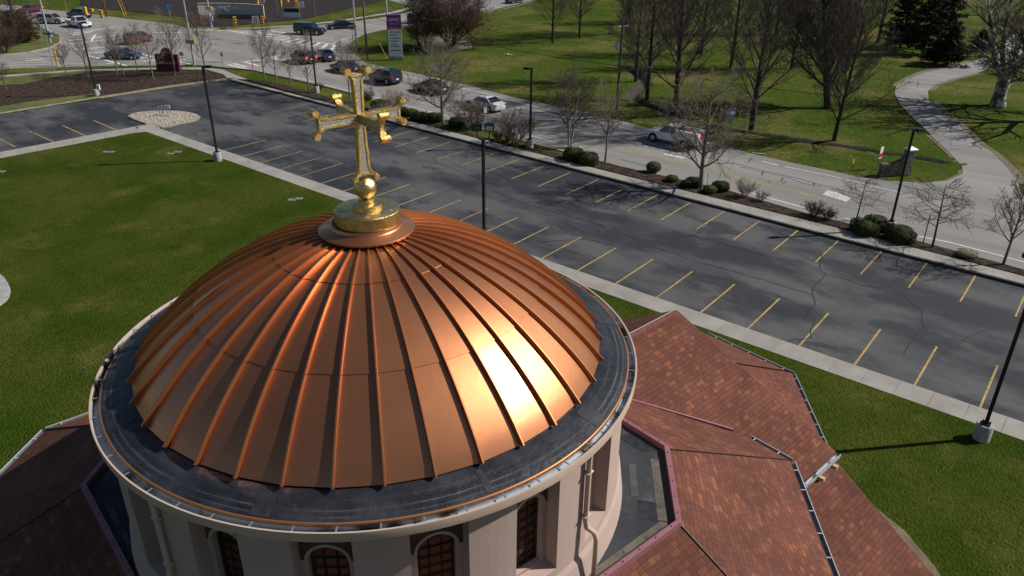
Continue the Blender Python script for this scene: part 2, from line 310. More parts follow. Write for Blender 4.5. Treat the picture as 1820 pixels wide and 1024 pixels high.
# shoulders of bare soil along the park path
for nm, px, wd in (('dirt_verge', [(1806,325),(1791,302),(1762,273),(1733,253),(1706,226),(1672,198),(1655,180)], 1.7), ('dirt_verge', [(1654,240),(1689,270),(1714,297),(1713,311),(1686,323),(1650,327)], .9), ('dirt_verge', [(1480,305),(1405,290),(1328,272),(1278,258),(1140,225.5),(1061,204),(985,189)], .35), ('dirt_verge', [(1655,160),(1665,150),(1694,141),(1739,130)], .8), ('dirt_verge', [(1592,153),(1613,139),(1643,127),(1689,118),(1732,107)], 1.0)):
    b = MB(); pts = U(px); b.strip(pts, wd, -.028+.003*len(px)/20); struct(b.build(nm, K['soil']))
# markings
b = MB()
def line(p, q, wd=.11, z=.006, m=0): b.strip([un(*p), un(*q)], wd, z, m)
S = 2.743; X0, Y0 = -26.486, 35.233
for i in range(-13, 16):           # near row and far row of stalls
    x = X0+i*S
    b.strip([(x, Y0-.05), (x-.1, Y0+4.55)], .095, .0045)
for i in range(-16, 14):
    x = X0+i*S-.44
    b.strip([(x, Y0+15.3), (x+.09, Y0+15.37-4.55)], .095, .0045)
for p, q in (((-60,238),(-35,249)),((0,247.5),(27,261)),((53,233),(96.5,253)),((111,223),(155,243)),((166,214),(211,233))): line(p, q, .11, .0045)
struct(b.build('stall_lines', K['yellow']))
b = MB()
def poly(px, wd, z=.009, m=0): b.strip(U(px), wd, z, m)
dy = [(1468,354),(1328,319.6),(1227,294),(1100,264),(941,221),(865,200.5),(693,157),(566,129.5)]
for off in (-.13, .13):
    pts = U(dy); b.strip([(p.x+.02, p.y+off) for p in pts], .11, .009)
for p, q in (((1490,360),(1530,370)),((1566,380),(1616,393)),((1724,417),(1751,422)),((1780,430),(1830,442))): line(p, q, .12, .009)
poly([(640,53),(700,44),(760,33),(850,17),(910,4)], .3); poly([(160,40),(205,48)], .3); poly([(96,23),(160,40)], .3); poly([(15,106),(98,102)], .25); poly([(505,8),(560,-6)], .2)
struct(b.build('road_centre_lines', K['yellow']))
b = MB()
poly([(1331,342),(1410,364),(1465,378)], .12); poly([(1627,419),(1689,431),(1818,465),(1900,487)], .12); poly([(1500,388),(1530,396)], .1)
poly([(944,241),(987,254)], .1); poly([(1010,262),(1030,268)], .1); poly([(523,137),(574,150),(700,181)], .12); poly([(720,187),(800,208)], .1)
poly([(710,133),(858,165),(941,187),(995,200.5)], .13); poly([(1010,204),(1061,216),(1140,235)], .12); poly([(1148,237),(1200,250)], .12); poly([(1354,287),(1384,294)], .12); poly([(1395,296),(1478,313),(1530,326),(1604,343)], .09)
poly([(1180,274),(1215,281)], .3)
for k in range(5):
    f_ = k/4; line((1463+8*f_, 345-6.5*f_), (1505+8*f_, 358-6.5*f_), .17, .009)
# zebra crossings
def ladder(a0, a1, b0, b1, n, wd=.35, rails=True):
    A0, A1, B0, B1 = un(*a0), un(*a1), un(*b0), un(*b1)
    if rails: b.strip([A0, A1], .2, .009); b.strip([B0, B1], .2, .009)
    for k in range(n):
        t = (k+.5)/n; b.strip([A0.lerp(A1, t), B0.lerp(B1, t)], wd, .013)
ladder((445,54.5),(602,81.5),(406,54.5),(597,91),13,.45)
ladder((535,91),(468,103),(584,97),(520,112),7,.5,False)
ladder((128,62),(210,62),(120,72),(205,74),1,.3,False)
for p, q in (((122,72),(205,63)),((125,78),(222,67)),((132,88),(190,84)),((150,95),(200,92)),((123,60),(205,48)),((270,58),(322,58)),((345,53),(392,55)),((165,56),(128,63))): line(p, q, .4, .009)
for p, q in (((157,99),(226,117)),((249,96),(338,114)),((243,104),(290,99)),((255,109),(310,103)),((190,113),(215,111)),((45,108),(78,105)),((276,112),(330,106)),((405,115),(445,124)),((415,113),(438,119)),((430,109),(460,117)),((482,55),(531,62.6)),((429,110),(470,106))): line(p, q, .35, .009)
poly([(0,117),(60,115),(150,113)], .12); poly([(591,79),(600,73),(618,68),(642,64)], .18); poly([(645,45),(700,38),(735,30)], .12); poly([(849,26),(900,14.5),(948,3)], .12); poly([(760,21),(850,5)], .1); poly([(20,112),(90,110)], .12)
struct(b.build('road_markings', K['white_line']))
b = MB(); random.seed(5)
def crack(px, wd, z=.0075):
    pts = U(px); out = []
    for i in range(len(pts)-1):
        n = max(2, int((pts[i+1]-pts[i]).length/.5))
        for k in range(n):
            p = pts[i].lerp(pts[i+1], k/n); out.append((p.x+random.uniform(-.07, .07), p.y+random.uniform(-.07, .07)))
    b.strip(out, wd, z)
for px in ([(723,368),(764,355),(789,341),(822,332),(873,323)], [(769,278),(774,289),(802,297),(822,307),(858,320),(905,334)], [(873,340),(934,363),(997,380.5),(1084,404.6)],
           [(1463,451),(1456,463),(1457.6,478),(1468,488),(1452,501),(1444,513),(1447,540),(1425,572)], [(1468,488),(1498,495),(1528,507),(1563,513),(1586,508.6),(1598,501)],
           [(1575,517),(1610,530),(1637,555),(1640,580),(1615,612),(1600,640)], [(1189,435),(1209,421),(1234,418.6),(1260,403)], [(1230,418),(1300,437),(1360,455),(1440,468)],
           [(1380,610),(1440,600),(1447,560)], [(680,247),(730,254),(775,265),(800,262)], [(340,200),(390,215),(440,228)], [(205,176),(235,188),(262,196)], [(415,190),(470,205),(540,225)],
           [(1150,435),(1230,462),(1330,490),(1460,528)], [(45,218),(58,232),(60,240)], [(1660,640),(1720,600),(1820,560)], [(540,262),(600,283),(640,300)], [(960,430),(1040,425),(1100,440)]):
    crack(px, .055)
for px in ([(1318,297),(1354,305.6),(1392,313),(1430,327),(1475,335)], [(1357,304),(1355,316)], [(1337,281),(1326,292)], [(1392,316),(1384,326)], [(1398,322),(1386,330)], [(1445,325),(1449,335)], [(1365,322),(1372,327)],
           [(1100,245),(1200,268),(1300,290),(1420,318),(1540,350),(1640,378),(1780,415)], [(1100,283),(1140,293),(1180,305)], [(700,165),(800,190),(870,210)], [(900,180),(1000,205),(1080,228)], [(1500,300),(1640,340),(1700,352)], [(1633,146),(1630,156)]):
    crack(px, .08, .0115)
struct(b.build('crack_sealing', K['seal']))
# ------------------------------------------------------------------ sidewalks
def slab_strip(name, a0, a1, b0, b1, zt=.13, step=1.5, m='concrete', gap=.014, zb=-.05):
    A0, A1, B0, B1 = un(*a0, zt), un(*a1, zt), un(*b0, zt), un(*b1, zt)
    n = max(1, round((A1-A0).length/step)); mb = MB(); e = gap/(A1-A0).length
    for k in range(n):
        t0, t1 = k/n+e*.5, (k+1)/n-e*.5
        mb.prism([A0.lerp(A1, t0), A0.lerp(A1, t1), B0.lerp(B1, t1), B0.lerp(B1, t0)], zb, zt)
    return struct(mb.build(name, K[m]))
# near walk: outer edge on the line y0 of the fitted stalls, inner edge 1.45 m behind
def near_walk():   # slabs 1.45 m long
    mb = MB(); x = -72.9
    P0, P1 = un(264, 221.8, .13), un(1765, 732, .13); Q0, Q1 = un(256, 232.7, .13), un(1600, 705.6, .13)
    def at(P, Q, x): t = (x-P.x)/(Q.x-P.x); return P.lerp(Q, t)
    xx = P0.x
    while xx < 22:
        a, b_, c_, d_ = at(P0, P1, xx+.007), at(P0, P1, xx+1.45), at(Q0, Q1, xx+1.45), at(Q0, Q1, xx+.007)
        mb.prism([a, b_, c_, d_], -.05, .13); xx += 1.457
    return struct(mb.build('sidewalk', K['concrete'])), (lambda x: at(Q0, Q1, x))
_, walk_in = near_walk()
mb = MB(); mb.prism(U([(246,224.6),(264,221.3),(284,226.6),(276,238),(257,234),(243,236)], .13), -.05, .134); struct(mb.build('sidewalk_corner', K['concrete']))
slab_strip('sidewalk', (268,219.8), (-300,327), (268,230.0), (-300,338))
# far walk
W0 = [(2300,631),(1820,507),(1480,421),(1140,332),(780,238.6),(589,189),(411,143)]
W1 = [(2300,612),(1820,491),(1480,403),(1140,320),(718,213),(594,185.5),(396,135)]
mb = MB(); mc = MB()
for i in range(len(W0)-1):
    A0, A1, B0, B1 = un(*W0[i], .13), un(*W0[i+1], .13), un(*W1[i], .13), un(*W1[i+1], .13); n = max(1, round((A1-A0).length/1.5)); e = .007/(A1-A0).length
    nn = Vector((0, -1, 0)); 
    for k in range(n):
        t0, t1 = k/n+e, (k+1)/n-e; a0, a1 = A0.lerp(A1, t0), A0.lerp(A1, t1)
        mb.prism([a0+Vector((0, .21, 0)), a1+Vector((0, .21, 0)), B0.lerp(B1, t1), B0.lerp(B1, t0)], -.05, .13)
    mc.prism([A0, A1, A1+Vector((0, .2, 0)), A0+Vector((0, .2, 0))], -.05, .16)
struct(mb.build('sidewalk', K['concrete'])); struct(mc.build('kerb', mat('dark_kerb', (.03, .03, .032), .85, col2=(.07, .068, .065), scale=1.5, det=6)))
# upper street walk by the corner bed
mb = MB(); pa = U([(-200,152),(0,137),(127,127.5),(279,123),(368,124),(396,132),(411,141)], .12); pb = U([(-200,148),(0,134),(127,124.5),(279,120.3),(361,120),(396,124),(440,141)], .12)
for i in range(len(pa)-1): mb.prism([pa[i], pa[i+1], pb[i+1], pb[i]], -.05, .13)
struct(mb.build('sidewalk', K['concrete']))
mb = MB()
for px in ([(-300,246),(0,203),(178,174),(305,154),(408,140.5)], [(0,99.5),(51,93.5),(89,85.5),(107,75.5),(107.5,65),(91,57),(72,50.5)], [(330,115.7),(381,119.5),(447,125.5),(523,142.5),(584,156.5),(660,176.5)], [(340,50.5),(380,50),(432,52.5),(480,52.5),(526,48.5),(584,44.5),(641,38.5),(688,31.5),(727,23.5),(736,16.5),(725,10)]):
    pts = U(px); out = []
    for i in range(len(pts)-1):
        d = (pts[i+1]-pts[i]).normalized(); nn = Vector((-d.y, d.x, 0))*.09; a, c = pts[i], pts[i+1]
        mb.prism([a+nn, c+nn, c-nn, a-nn], -.05, .145)
struct(mb.build('kerb', K['kerb']))
mb = MB(); pa = U([(375,51.5),(440,50.5),(520,46),(600,38),(700,22),(730,14)], .03); mb.strip(pa, 1.6, .03); struct(mb.build('sidewalk', K['concrete']))
mb = MB(); mb.prism(U([(372,53.5),(398,50),(405,52),(385,55)], .02), 0, .03); mb.prism(U([(412,52),(437,51),(438,53.5),(414,54.5)], .02), 0, .03); struct(mb.build('kerb_ramp_mats', K['yellow']))
# ------------------------------------------------------------------ raised lawn round the church, beds
mb = MB(); inn = [walk_in(-72.2+.05), walk_in(22)]
pts = [un(256, 233, .12), un(-300, 338, .12)] + [Vector((-110, -30, 0)), Vector((40, -30, 0))] + [walk_in(22)]
pts[0] = walk_in(un(256, 232.7, .13).x)
mb.prism(pts, -.05, .115); struct(mb.build('lawn', K['lawn']))
mb = MB(); pts = U([(0,487),(8,494),(14,503),(18,512),(19,519),(17,528),(11,536),(0,544),(-90,575),(-90,450)], .12); mb.prism(pts, 0, .135); struct(mb.build('patio', K['concrete_grey']))
flat('mulch_bed', [(-200,215),(0,190),(60,180),(120,172),(165,167.5),(183,173),(305,153.5),(404,140),(396,134),(368,126),(279,124.5),(193,127),(101,137),(40,150),(0,152),(-200,170)], .05, K['mulch'])
flat('dry_grass_verge', [(-300,247),(0,204),(178,175),(183,173),(165,167),(120,171),(60,179),(0,189),(-300,235)], .04, K['drygrass'])
flat('dry_grass_verge', [(-200,170),(0,153),(40,151),(101,138),(193,127.5),(127,127.5),(0,137),(-200,153)], .045, K['drygrass'])
bed_top = [(440,141),(470,145),(500,150),(574,171),(625,184),(690,201),(760,219),(830,236),(900,256),(960,268),(1100,297),(1293,340),(1354,358),(1430,380),(1507,399),(1627,429),(1733,457),(1820,481),(2300,608)]
flat('mulch_bed', bed_top+[(2300,612),(1820,491),(1480,403),(1140,320),(718,213),(594,185.5),(438,142)], .06, K['mulch'])
flat('grass_strip', [(330,116.5),(381,121),(447,127),(523,144),(584,158),(660,178),(713,195),(875,235),(960,262),(900,257),(830,237),(760,220),(690,202),(625,185),(574,172),(500,151),(470,146),(440,141),(400,125),(361,120),(330,120)], .035, K['park'])
flat('grass_strip', [(-200,150),(0,126),(15,122.5),(120,119.5),(203,117.5),(330,116.5),(330,120),(279,120),(127,124),(0,134)], .03, K['park'])
flat('grass_corner', [(0,98.5),(51,92.5),(88,84.5),(106,75),(106,65.5),(90,58),(70,51),(40,48),(-80,41),(-250,60),(-250,117)], .09, K['drygrass'])
flat('hospital_bed', [(142,8),(165,14),(330,30),(345,46),(400,47),(545,33),(600,20),(680,2),(760,-30),(150,-30)], .02, K['bank'])
flat('mulch_ring', [(735,72),(760,62),(800,60),(835,72),(840,85),(800,92),(755,92)], -.02, K['soil'])
b = MB(); b.face(U([(1500,868),(1520,872),(1560,905),(1610,945),(1660,1005),(1690,1050),(1640,1050),(1590,960),(1540,915)], .121)); o = b.build('bare_soil', K['soil']); struct(o)
# stone island with its own kerb
isl = [(227,206),(233.5,202),(245,199),(261,197.2),(290,196.2),(316,196.6),(336,199),(348,202),(356,206.5),(352,211.6),(337,216),(316,220),(300,224),(288,226),(275,224),(262,220.5),(247,215),(236,211)]
ip = U(isl, .13); cc = sum(ip, Vector())/len(ip)
mb = MB(); mb.prism(ip, -.05, .12); mb.v = mb.v
ko = struct(mb.build('kerb_island', K['kerb']))
mb = MB(); random.seed(3)
inner = [cc+(p-cc)*.9 for p in ip]
def inside(p, P):
    c = False; j = len(P)-1
    for i in range(len(P)):
        if ((P[i].y > p.y) != (P[j].y > p.y)) and p.x < (P[j].x-P[i].x)*(p.y-P[i].y)/(P[j].y-P[i].y)+P[i].x: c = not c
        j = i
    return c
x0, x1 = min(p.x for p in inner), max(p.x for p in inner); y0, y1 = min(p.y for p in inner), max(p.y for p in inner)
n = 0
while n < 1500:
    p = Vector((random.uniform(x0, x1), random.uniform(y0, y1), 0))
    if not inside(p, inner): continue
    n += 1; r_ = random.uniform(.05, .13); k = len(mb.v); rr = Matrix.Rotation(random.random()*6, 3, 'Z')
    for dx, dy_, dz in ((1,0,0),(0,1,0),(-1,0,0),(0,-1,0),(.2,.1,.8)): q = rr@Vector((dx*r_*random.uniform(.7,1.3), dy_*r_*.7, dz*r_)); mb.v.append((p.x+q.x, p.y+q.y, .12+q.z))
    for f in ((0,1,4),(1,2,4),(2,3,4),(3,0,4)): mb.f.append(tuple(k+i for i in f)); mb.m.append(0)
o = mb.build('river_stones', K['stone']); tag(o, kind='stuff', label='pale river stones filling the teardrop parking island')
# ------------------------------------------------------------------ CHURCH
CX, CY = -10.4217, 8.5109
church = empty('church', (CX, CY, 0), 0, 'church with copper dome, round beige drum and red shingle roofs in the foreground', 'church')
DA = R(80); ax = Vector((math.cos(DA), math.sin(DA), 0)); bx = Vector((math.sin(DA), -math.cos(DA), 0))
def L(p, q, z): return ax*p + bx*q + Vector((0, 0, z))          # church-local
def CU(u, v, z): return un(u, v, z) - Vector((CX, CY, 0))
def roof_face(name, pts, eave, parent=church, thick=.06, mat_=None, jitter=0):
    "one sloping plane; uv in metres, u along the eave"
    pts = [Vector(p) for p in pts]; e = (Vector(eave[1])-Vector(eave[0])).normalized()
    n = Vector((0, 0, 0))
    for i in range(len(pts)): a, b_ = pts[i], pts[(i+1) % len(pts)]; n += a.cross(b_)
    n.normalize()
    if n.z < 0: n = -n; pts = pts[::-1]
    up = n.cross(e)
    me = bpy.data.meshes.new(name); k = len(pts)
    vs = pts + [p-n*thick for p in pts]
    fs = [tuple(range(k)), tuple(range(2*k-1, k-1, -1))] + [(i, k+i, k+(i+1) % k, (i+1) % k) for i in range(k)]
    me.from_pydata([tuple(v) for v in vs], [], fs); me.materials.append(mat_ or K['shingle'])
    uvl = me.uv_layers.new(name='roof'); o0 = Vector(eave[0])
    for li in range(len(me.loops)):
        d = vs[me.loops[li].vertex_index]-o0; uvl.data[li].uv = (d.dot(e)+jitter*3.37+50, d.dot(up)+jitter*.05+50)
    me.update(); o = bpy.data.objects.new(name, me); COL.objects.link(o); o.parent = parent; return o
ZP, ZE = 9.06, 6.5
par = [(5.2,3.52),(3.52,5.2),(-3.52,5.2),(-5.2,3.52),(-5.2,-3.52),(-3.52,-5.2),(3.52,-5.2),(5.2,-3.52)]
eav = [(10.06,4.07),(4.07,10.06),(-4.5,10.1),(-10.1,4.5),(-10.2,-5.0),(-5.0,-10.3),(4.5,-10.3),(10.1,-4.5)]
# flat roof round the drum
mb = MB(); mb.prism([L(p, q, 0) for p, q in par], 8.2, 9.0); fr = mb.build('flat_roof', K['membrane'], church)
mb = MB(); mf = MB(); fst = []
for i in range(8):
    a, b_ = Vector((*par[i], 0)), Vector((*par[(i+1) % 8], 0)); na, nb = a*(1-.012), b_*(1-.012)
    sc = .085/5.2
    ia, ib = a*(1-sc), b_*(1-sc)
    Lp = lambda v, z: L(v.x, v.y, z)
    # flashing cap: raised rim with sloping outer face
    for P in ([Lp(ia, 9.0), Lp(ib, 9.0), Lp(ib, 9.13), Lp(ia, 9.13)], [Lp(ia, 9.13), Lp(ib, 9.13), Lp(b_*1.002, 9.12), Lp(a*1.002, 9.12)], [Lp(a*1.002, 9.12), Lp(b_*1.002, 9.12), Lp(b_*1.004, 8.98), Lp(a*1.004, 8.98)]): mb.face(P)
    n_ = int((b_-a).length/.45)
    for k in range(n_): fst.append(Lp((a*.993).lerp(b_*.993, (k+.5)/n_), 9.125))
pf = mb.build('parapet_flashing', K['mauve'], church); mf.cyl((0, 0, 0), .014, .012, 6); f0 = mf.build('fastener', K['dark'], pf); f0.location = fst[0]
for q in fst[1:]: o = f0.copy(); COL.objects.link(o); o.parent = pf; o.location = q
K['silt'] = mat('silt', (.15, .13, .095), .95, col2=(.055, .055, .056), scale=3.5, det=9, spread=(.40, .66))
for (i, t0_, t1_, s0_, s1_, m_) in ((0, .12, .98, .962, .93, 'silt'), (1, .0, .62, .962, .935, 'silt'), (7, .45, .85, .965, .95, 'silt'), (0, .75, 1.0, .93, .87, 'rubber2'), (7, .88, 1.0, .965, .90, 'rubber2'), (0, .2, .7, .875, .85, 'scuff'), (3, .1, .9, .96, .94, 'silt'), (4, .1, .9, .96, .94, 'silt')):
    a, b_ = Vector((*par[i], 0)), Vector((*par[(i+1) % 8], 0)); q0_, q1_ = a.lerp(b_, t0_), a.lerp(b_, t1_); mb = MB()
    mb.face([L((q0_*s0_).x, (q0_*s0_).y, 9.006), L((q1_*s0_).x, (q1_*s0_).y, 9.006), L((q1_*s1_).x, (q1_*s1_).y, 9.006), L((q0_*s1_).x, (q0_*s1_).y, 9.006)]); mb.build('membrane_patch', K[m_], fr)
# eight shingled faces
for i in range(8):
    j = (i+1) % 8
    roof_face('shingle_roof', [L(*par[i], ZP-.05), L(*par[j], ZP-.05), L(*eav[j], ZE), L(*eav[i], ZE)], [L(*eav[i], ZE), L(*eav[j], ZE)], jitter=i)
K['hip'] = mat('hip_shingle', (.13, .045, .036), .95, col2=(.19, .07, .05), scale=6)
for i in range(8):
    mb = MB(); a, b_ = L(*par[i], ZP-.03), L(*eav[i], ZE+.015); mb.path([a, b_], .014, 5); mb.build('hip_joint', K['dark'], church)
def gutter(name, A, B, out, parent=church, gm='gutter', wd=.13, dep=.10, strap=.75, ends=True):
    A, B, out = Vector(A), Vector(B), Vector(out).normalized(); z = Vector((0, 0, 1)); t = .012
    m_ = MB(); lip = MB()
    def quad(p, q): m_.face([A+p, B+p, B+q, A+q]); 
    quad(out*.02, out*.02-z*dep); quad(out*.02-z*dep, out*wd-z*dep); quad(out*wd-z*dep, out*wd)
    quad(out*(wd+t), out*(wd+t)-z*(dep+t)); quad(out*(wd+t)-z*(dep+t), -z*(dep+t))
    o = m_.build(name, K[gm], parent)
    c_ = (A+B)/2+out*(wd+.006); d = B-A; rz = math.atan2(d.y, d.x); pitch = math.atan2(d.z, math.hypot(d.x, d.y))
    rot = Matrix.Rotation(rz, 3, 'Z')@Matrix.Rotation(-pitch, 3, 'Y')
    lip.box(c_, (d.length, .018, .018), rot=rot)
    n = max(1, int(d.length/strap))
    for k in range(n): p = A.lerp(B, (k+.5)/n)+out*(wd/2+.01)-z*.004; lip.box(p, (.03, wd, .01), rz)
    lip.build('lip', K['gutter_lip'], o); return o
for i in range(8):
    a, b_ = L(*eav[i], ZE-.01), L(*eav[(i+1) % 8], ZE-.01); d = b_-a; out = Vector((d.y, -d.x, 0)); out = out if out.dot((a+b_)/2) > 0 else -out
    gutter('gutter', a, b_, out)
# main walls below the eaves
mb = MB(); mb.prism([L(p*.93, q*.93, 0) for p, q in eav], 0, ZE-.02); mb.build('wall', K['stucco'], church)
# north wing gable
ZR, Z5 = 8.8, 5.5
rb = CU(1203, 551, ZR); e2 = CU(1487, 804, Z5); e1 = CU(1425, 860, Z5)
ed = (e2-e1).normalized(); a0 = rb - ed*((rb-Vector((0, 0, ZR))).dot(ed)-4.9); e0 = e2-ed*8.0
roof_face('wing_roof', [a0, rb, e2, e0], [e0, e2], jitter=1.3)
bl = rb + (rb-e2); bl = Vector((bl.x, bl.y, Z5))
# far slope mirrored across the ridge line
side = (e2-rb); side = side-ed*side.dot(ed); side.z = 0; mir = e2-side*2; mir0 = mir-ed*8.0
roof_face('wing_roof', [a0, rb, mir, mir0], [mir0, mir], jitter=2.1)
mb = MB(); n = int((rb-a0).length/.15); s_ = ed.cross(Vector((0, 0, 1)))
for k in range(n):
    p, q = a0+ed*(k*.15), a0+ed*((k+1)*.15); o1, o2 = Vector((0, 0, .05)), Vector((0, 0, .03)); dn = Vector((0, 0, -.085))
    mb.face([p+o2, q+o1, q+s_*.14+dn+o1, p+s_*.14+dn+o2]); mb.face([q+o1, p+o2, p-s_*.14+dn+o2, q-s_*.14+dn+o1])
mb.build('ridge_cap', K['hip'], church)
mb = MB(); mb.path([a0+Vector((0, 0, .05)), rb+Vector((0, 0, .05))], .012, 4); mb.build('ridge_strip', K['gutter_lip'], church)
gutter('gutter', e1-ed*.3, e2, side, gm='gutter_in', strap=.7)
mb = MB()
for t_ in (.42, .8): mb.box(e1.lerp(e2, t_)+side.normalized()*.10-Vector((0, 0, .20)), (.34, .12, .12), math.atan2(side.y, side.x))
mb.build('rafter_tail', mat('raw_wood', (.5, .36, .2), .8), church)
wal = MB(); q0 = rb*.97; 
gp = [a0+Vector((0, 0, -.1)), e0-side.normalized()*.5, mir0+side.normalized()*.5]
pe, pm = e2-ed*.6-side.normalized()*.45, mir-ed*.6+side.normalized()*.45; pr_ = rb-ed*.6
for P in ([Vector((pe.x, pe.y, 0)), Vector((pm.x, pm.y, 0)), Vector((pm.x, pm.y, 5.5)), Vector((pr_.x, pr_.y, 8.6)), Vector((pe.x, pe.y, 5.5))],
          [Vector((pe.x, pe.y, 0)), Vector((pe.x, pe.y, 5.5)), Vector((*(pe-ed*7).xy, 5.5)), Vector((*(pe-ed*7).xy, 0))],
          [Vector((pm.x, pm.y, 0)), Vector((pm.x, pm.y, 5.5)), Vector((*(pm-ed*7).xy, 5.5)), Vector((*(pm-ed*7).xy, 0))]): wal.face(P)
wal.build('wing_wall', K['stucco'], church)
# low polygonal skirt roof beyond the wing
k_ = CU(1407, 663, 3); s0 = CU(1257, 594, 3); t0 = CU(1498, 867, 3); T = CU(1262, 641, 5.2); T2 = T+(t0-k_)*.55; T3 = T+(s0-k_)*1.0
roof_face('skirt_roof', [s0, k_, T, T3], [s0, k_], jitter=3.3); roof_face('skirt_roof', [k_, t0, T2, T], [k_, t0], jitter=4.4)
s1 = s0+(s0-k_)*.25+(T3-s0)*.35
gutter('gutter', s0, k_, Vector((.25, 1, 0))); dk = t0-k_; gutter('gutter', k_, t0, Vector((-dk.y, dk.x, 0)) if Vector((-dk.y, dk.x, 0)).dot(k_-T) > 0 else Vector((dk.y, -dk.x, 0)))
mb = MB(); mb.face([k_+Vector((0,0,.02)), T+Vector((0,0,.02)), T+Vector((.05,.05,.06)), k_+Vector((.05,.05,.06))]); mb.build('hip_joint', K['dark'], church)
mb = MB(); mb.prism([s0*.96, k_*.96, t0*.96, T2, T3], 0, 2.85); mb.build('wall', K['stucco'], church)
# lower lean-to roof under the wing gutter
r1 = CU(1480, 812, 4.95); r2 = CU(1660, 1024, 3.15); r3 = r2+(r2-r1)*.45; g1 = e1.lerp(e2, .98)
r0 = r1-(r2-r1)*.2
roof_face('lower_roof', [r0, r3, r3-ed*9, r0-ed*9], [r3-ed*9, r3], jitter=5.2)
mb = MB(); c_ = r3-ed*.8; mb.prism([Vector((*(r0-ed*.8).xy, 0)), Vector((*(r3-ed*.8-(r3-r0)*.08).xy, 0)), Vector((*(r3-ed*9).xy, 0)), Vector((*(r0-ed*9).xy, 0))], 0, 1.9); mb.build('wall', K['stucco'], church)
# mauve valley flashing between wing roof and upper roof
va, vb = CU(1121, 712, 7.95), CU(1303, 765, 6.72)
mb = MB(); d = (vb-va).normalized(); nn = d.cross(Vector((0, 0, 1))).normalized()*.035; u_ = Vector((0, 0, .05)); va -= d*1.2
for P in ([va-nn+u_, vb-nn+u_, vb+nn+u_, va+nn+u_], [va-nn+u_, va-nn-u_*2, vb-nn-u_*2, vb-nn+u_], [va+nn+u_, vb+nn+u_, vb+nn-u_*2, va+nn-u_*2]): mb.face(P)
mb.build('valley_flashing', K['mauve'], church)
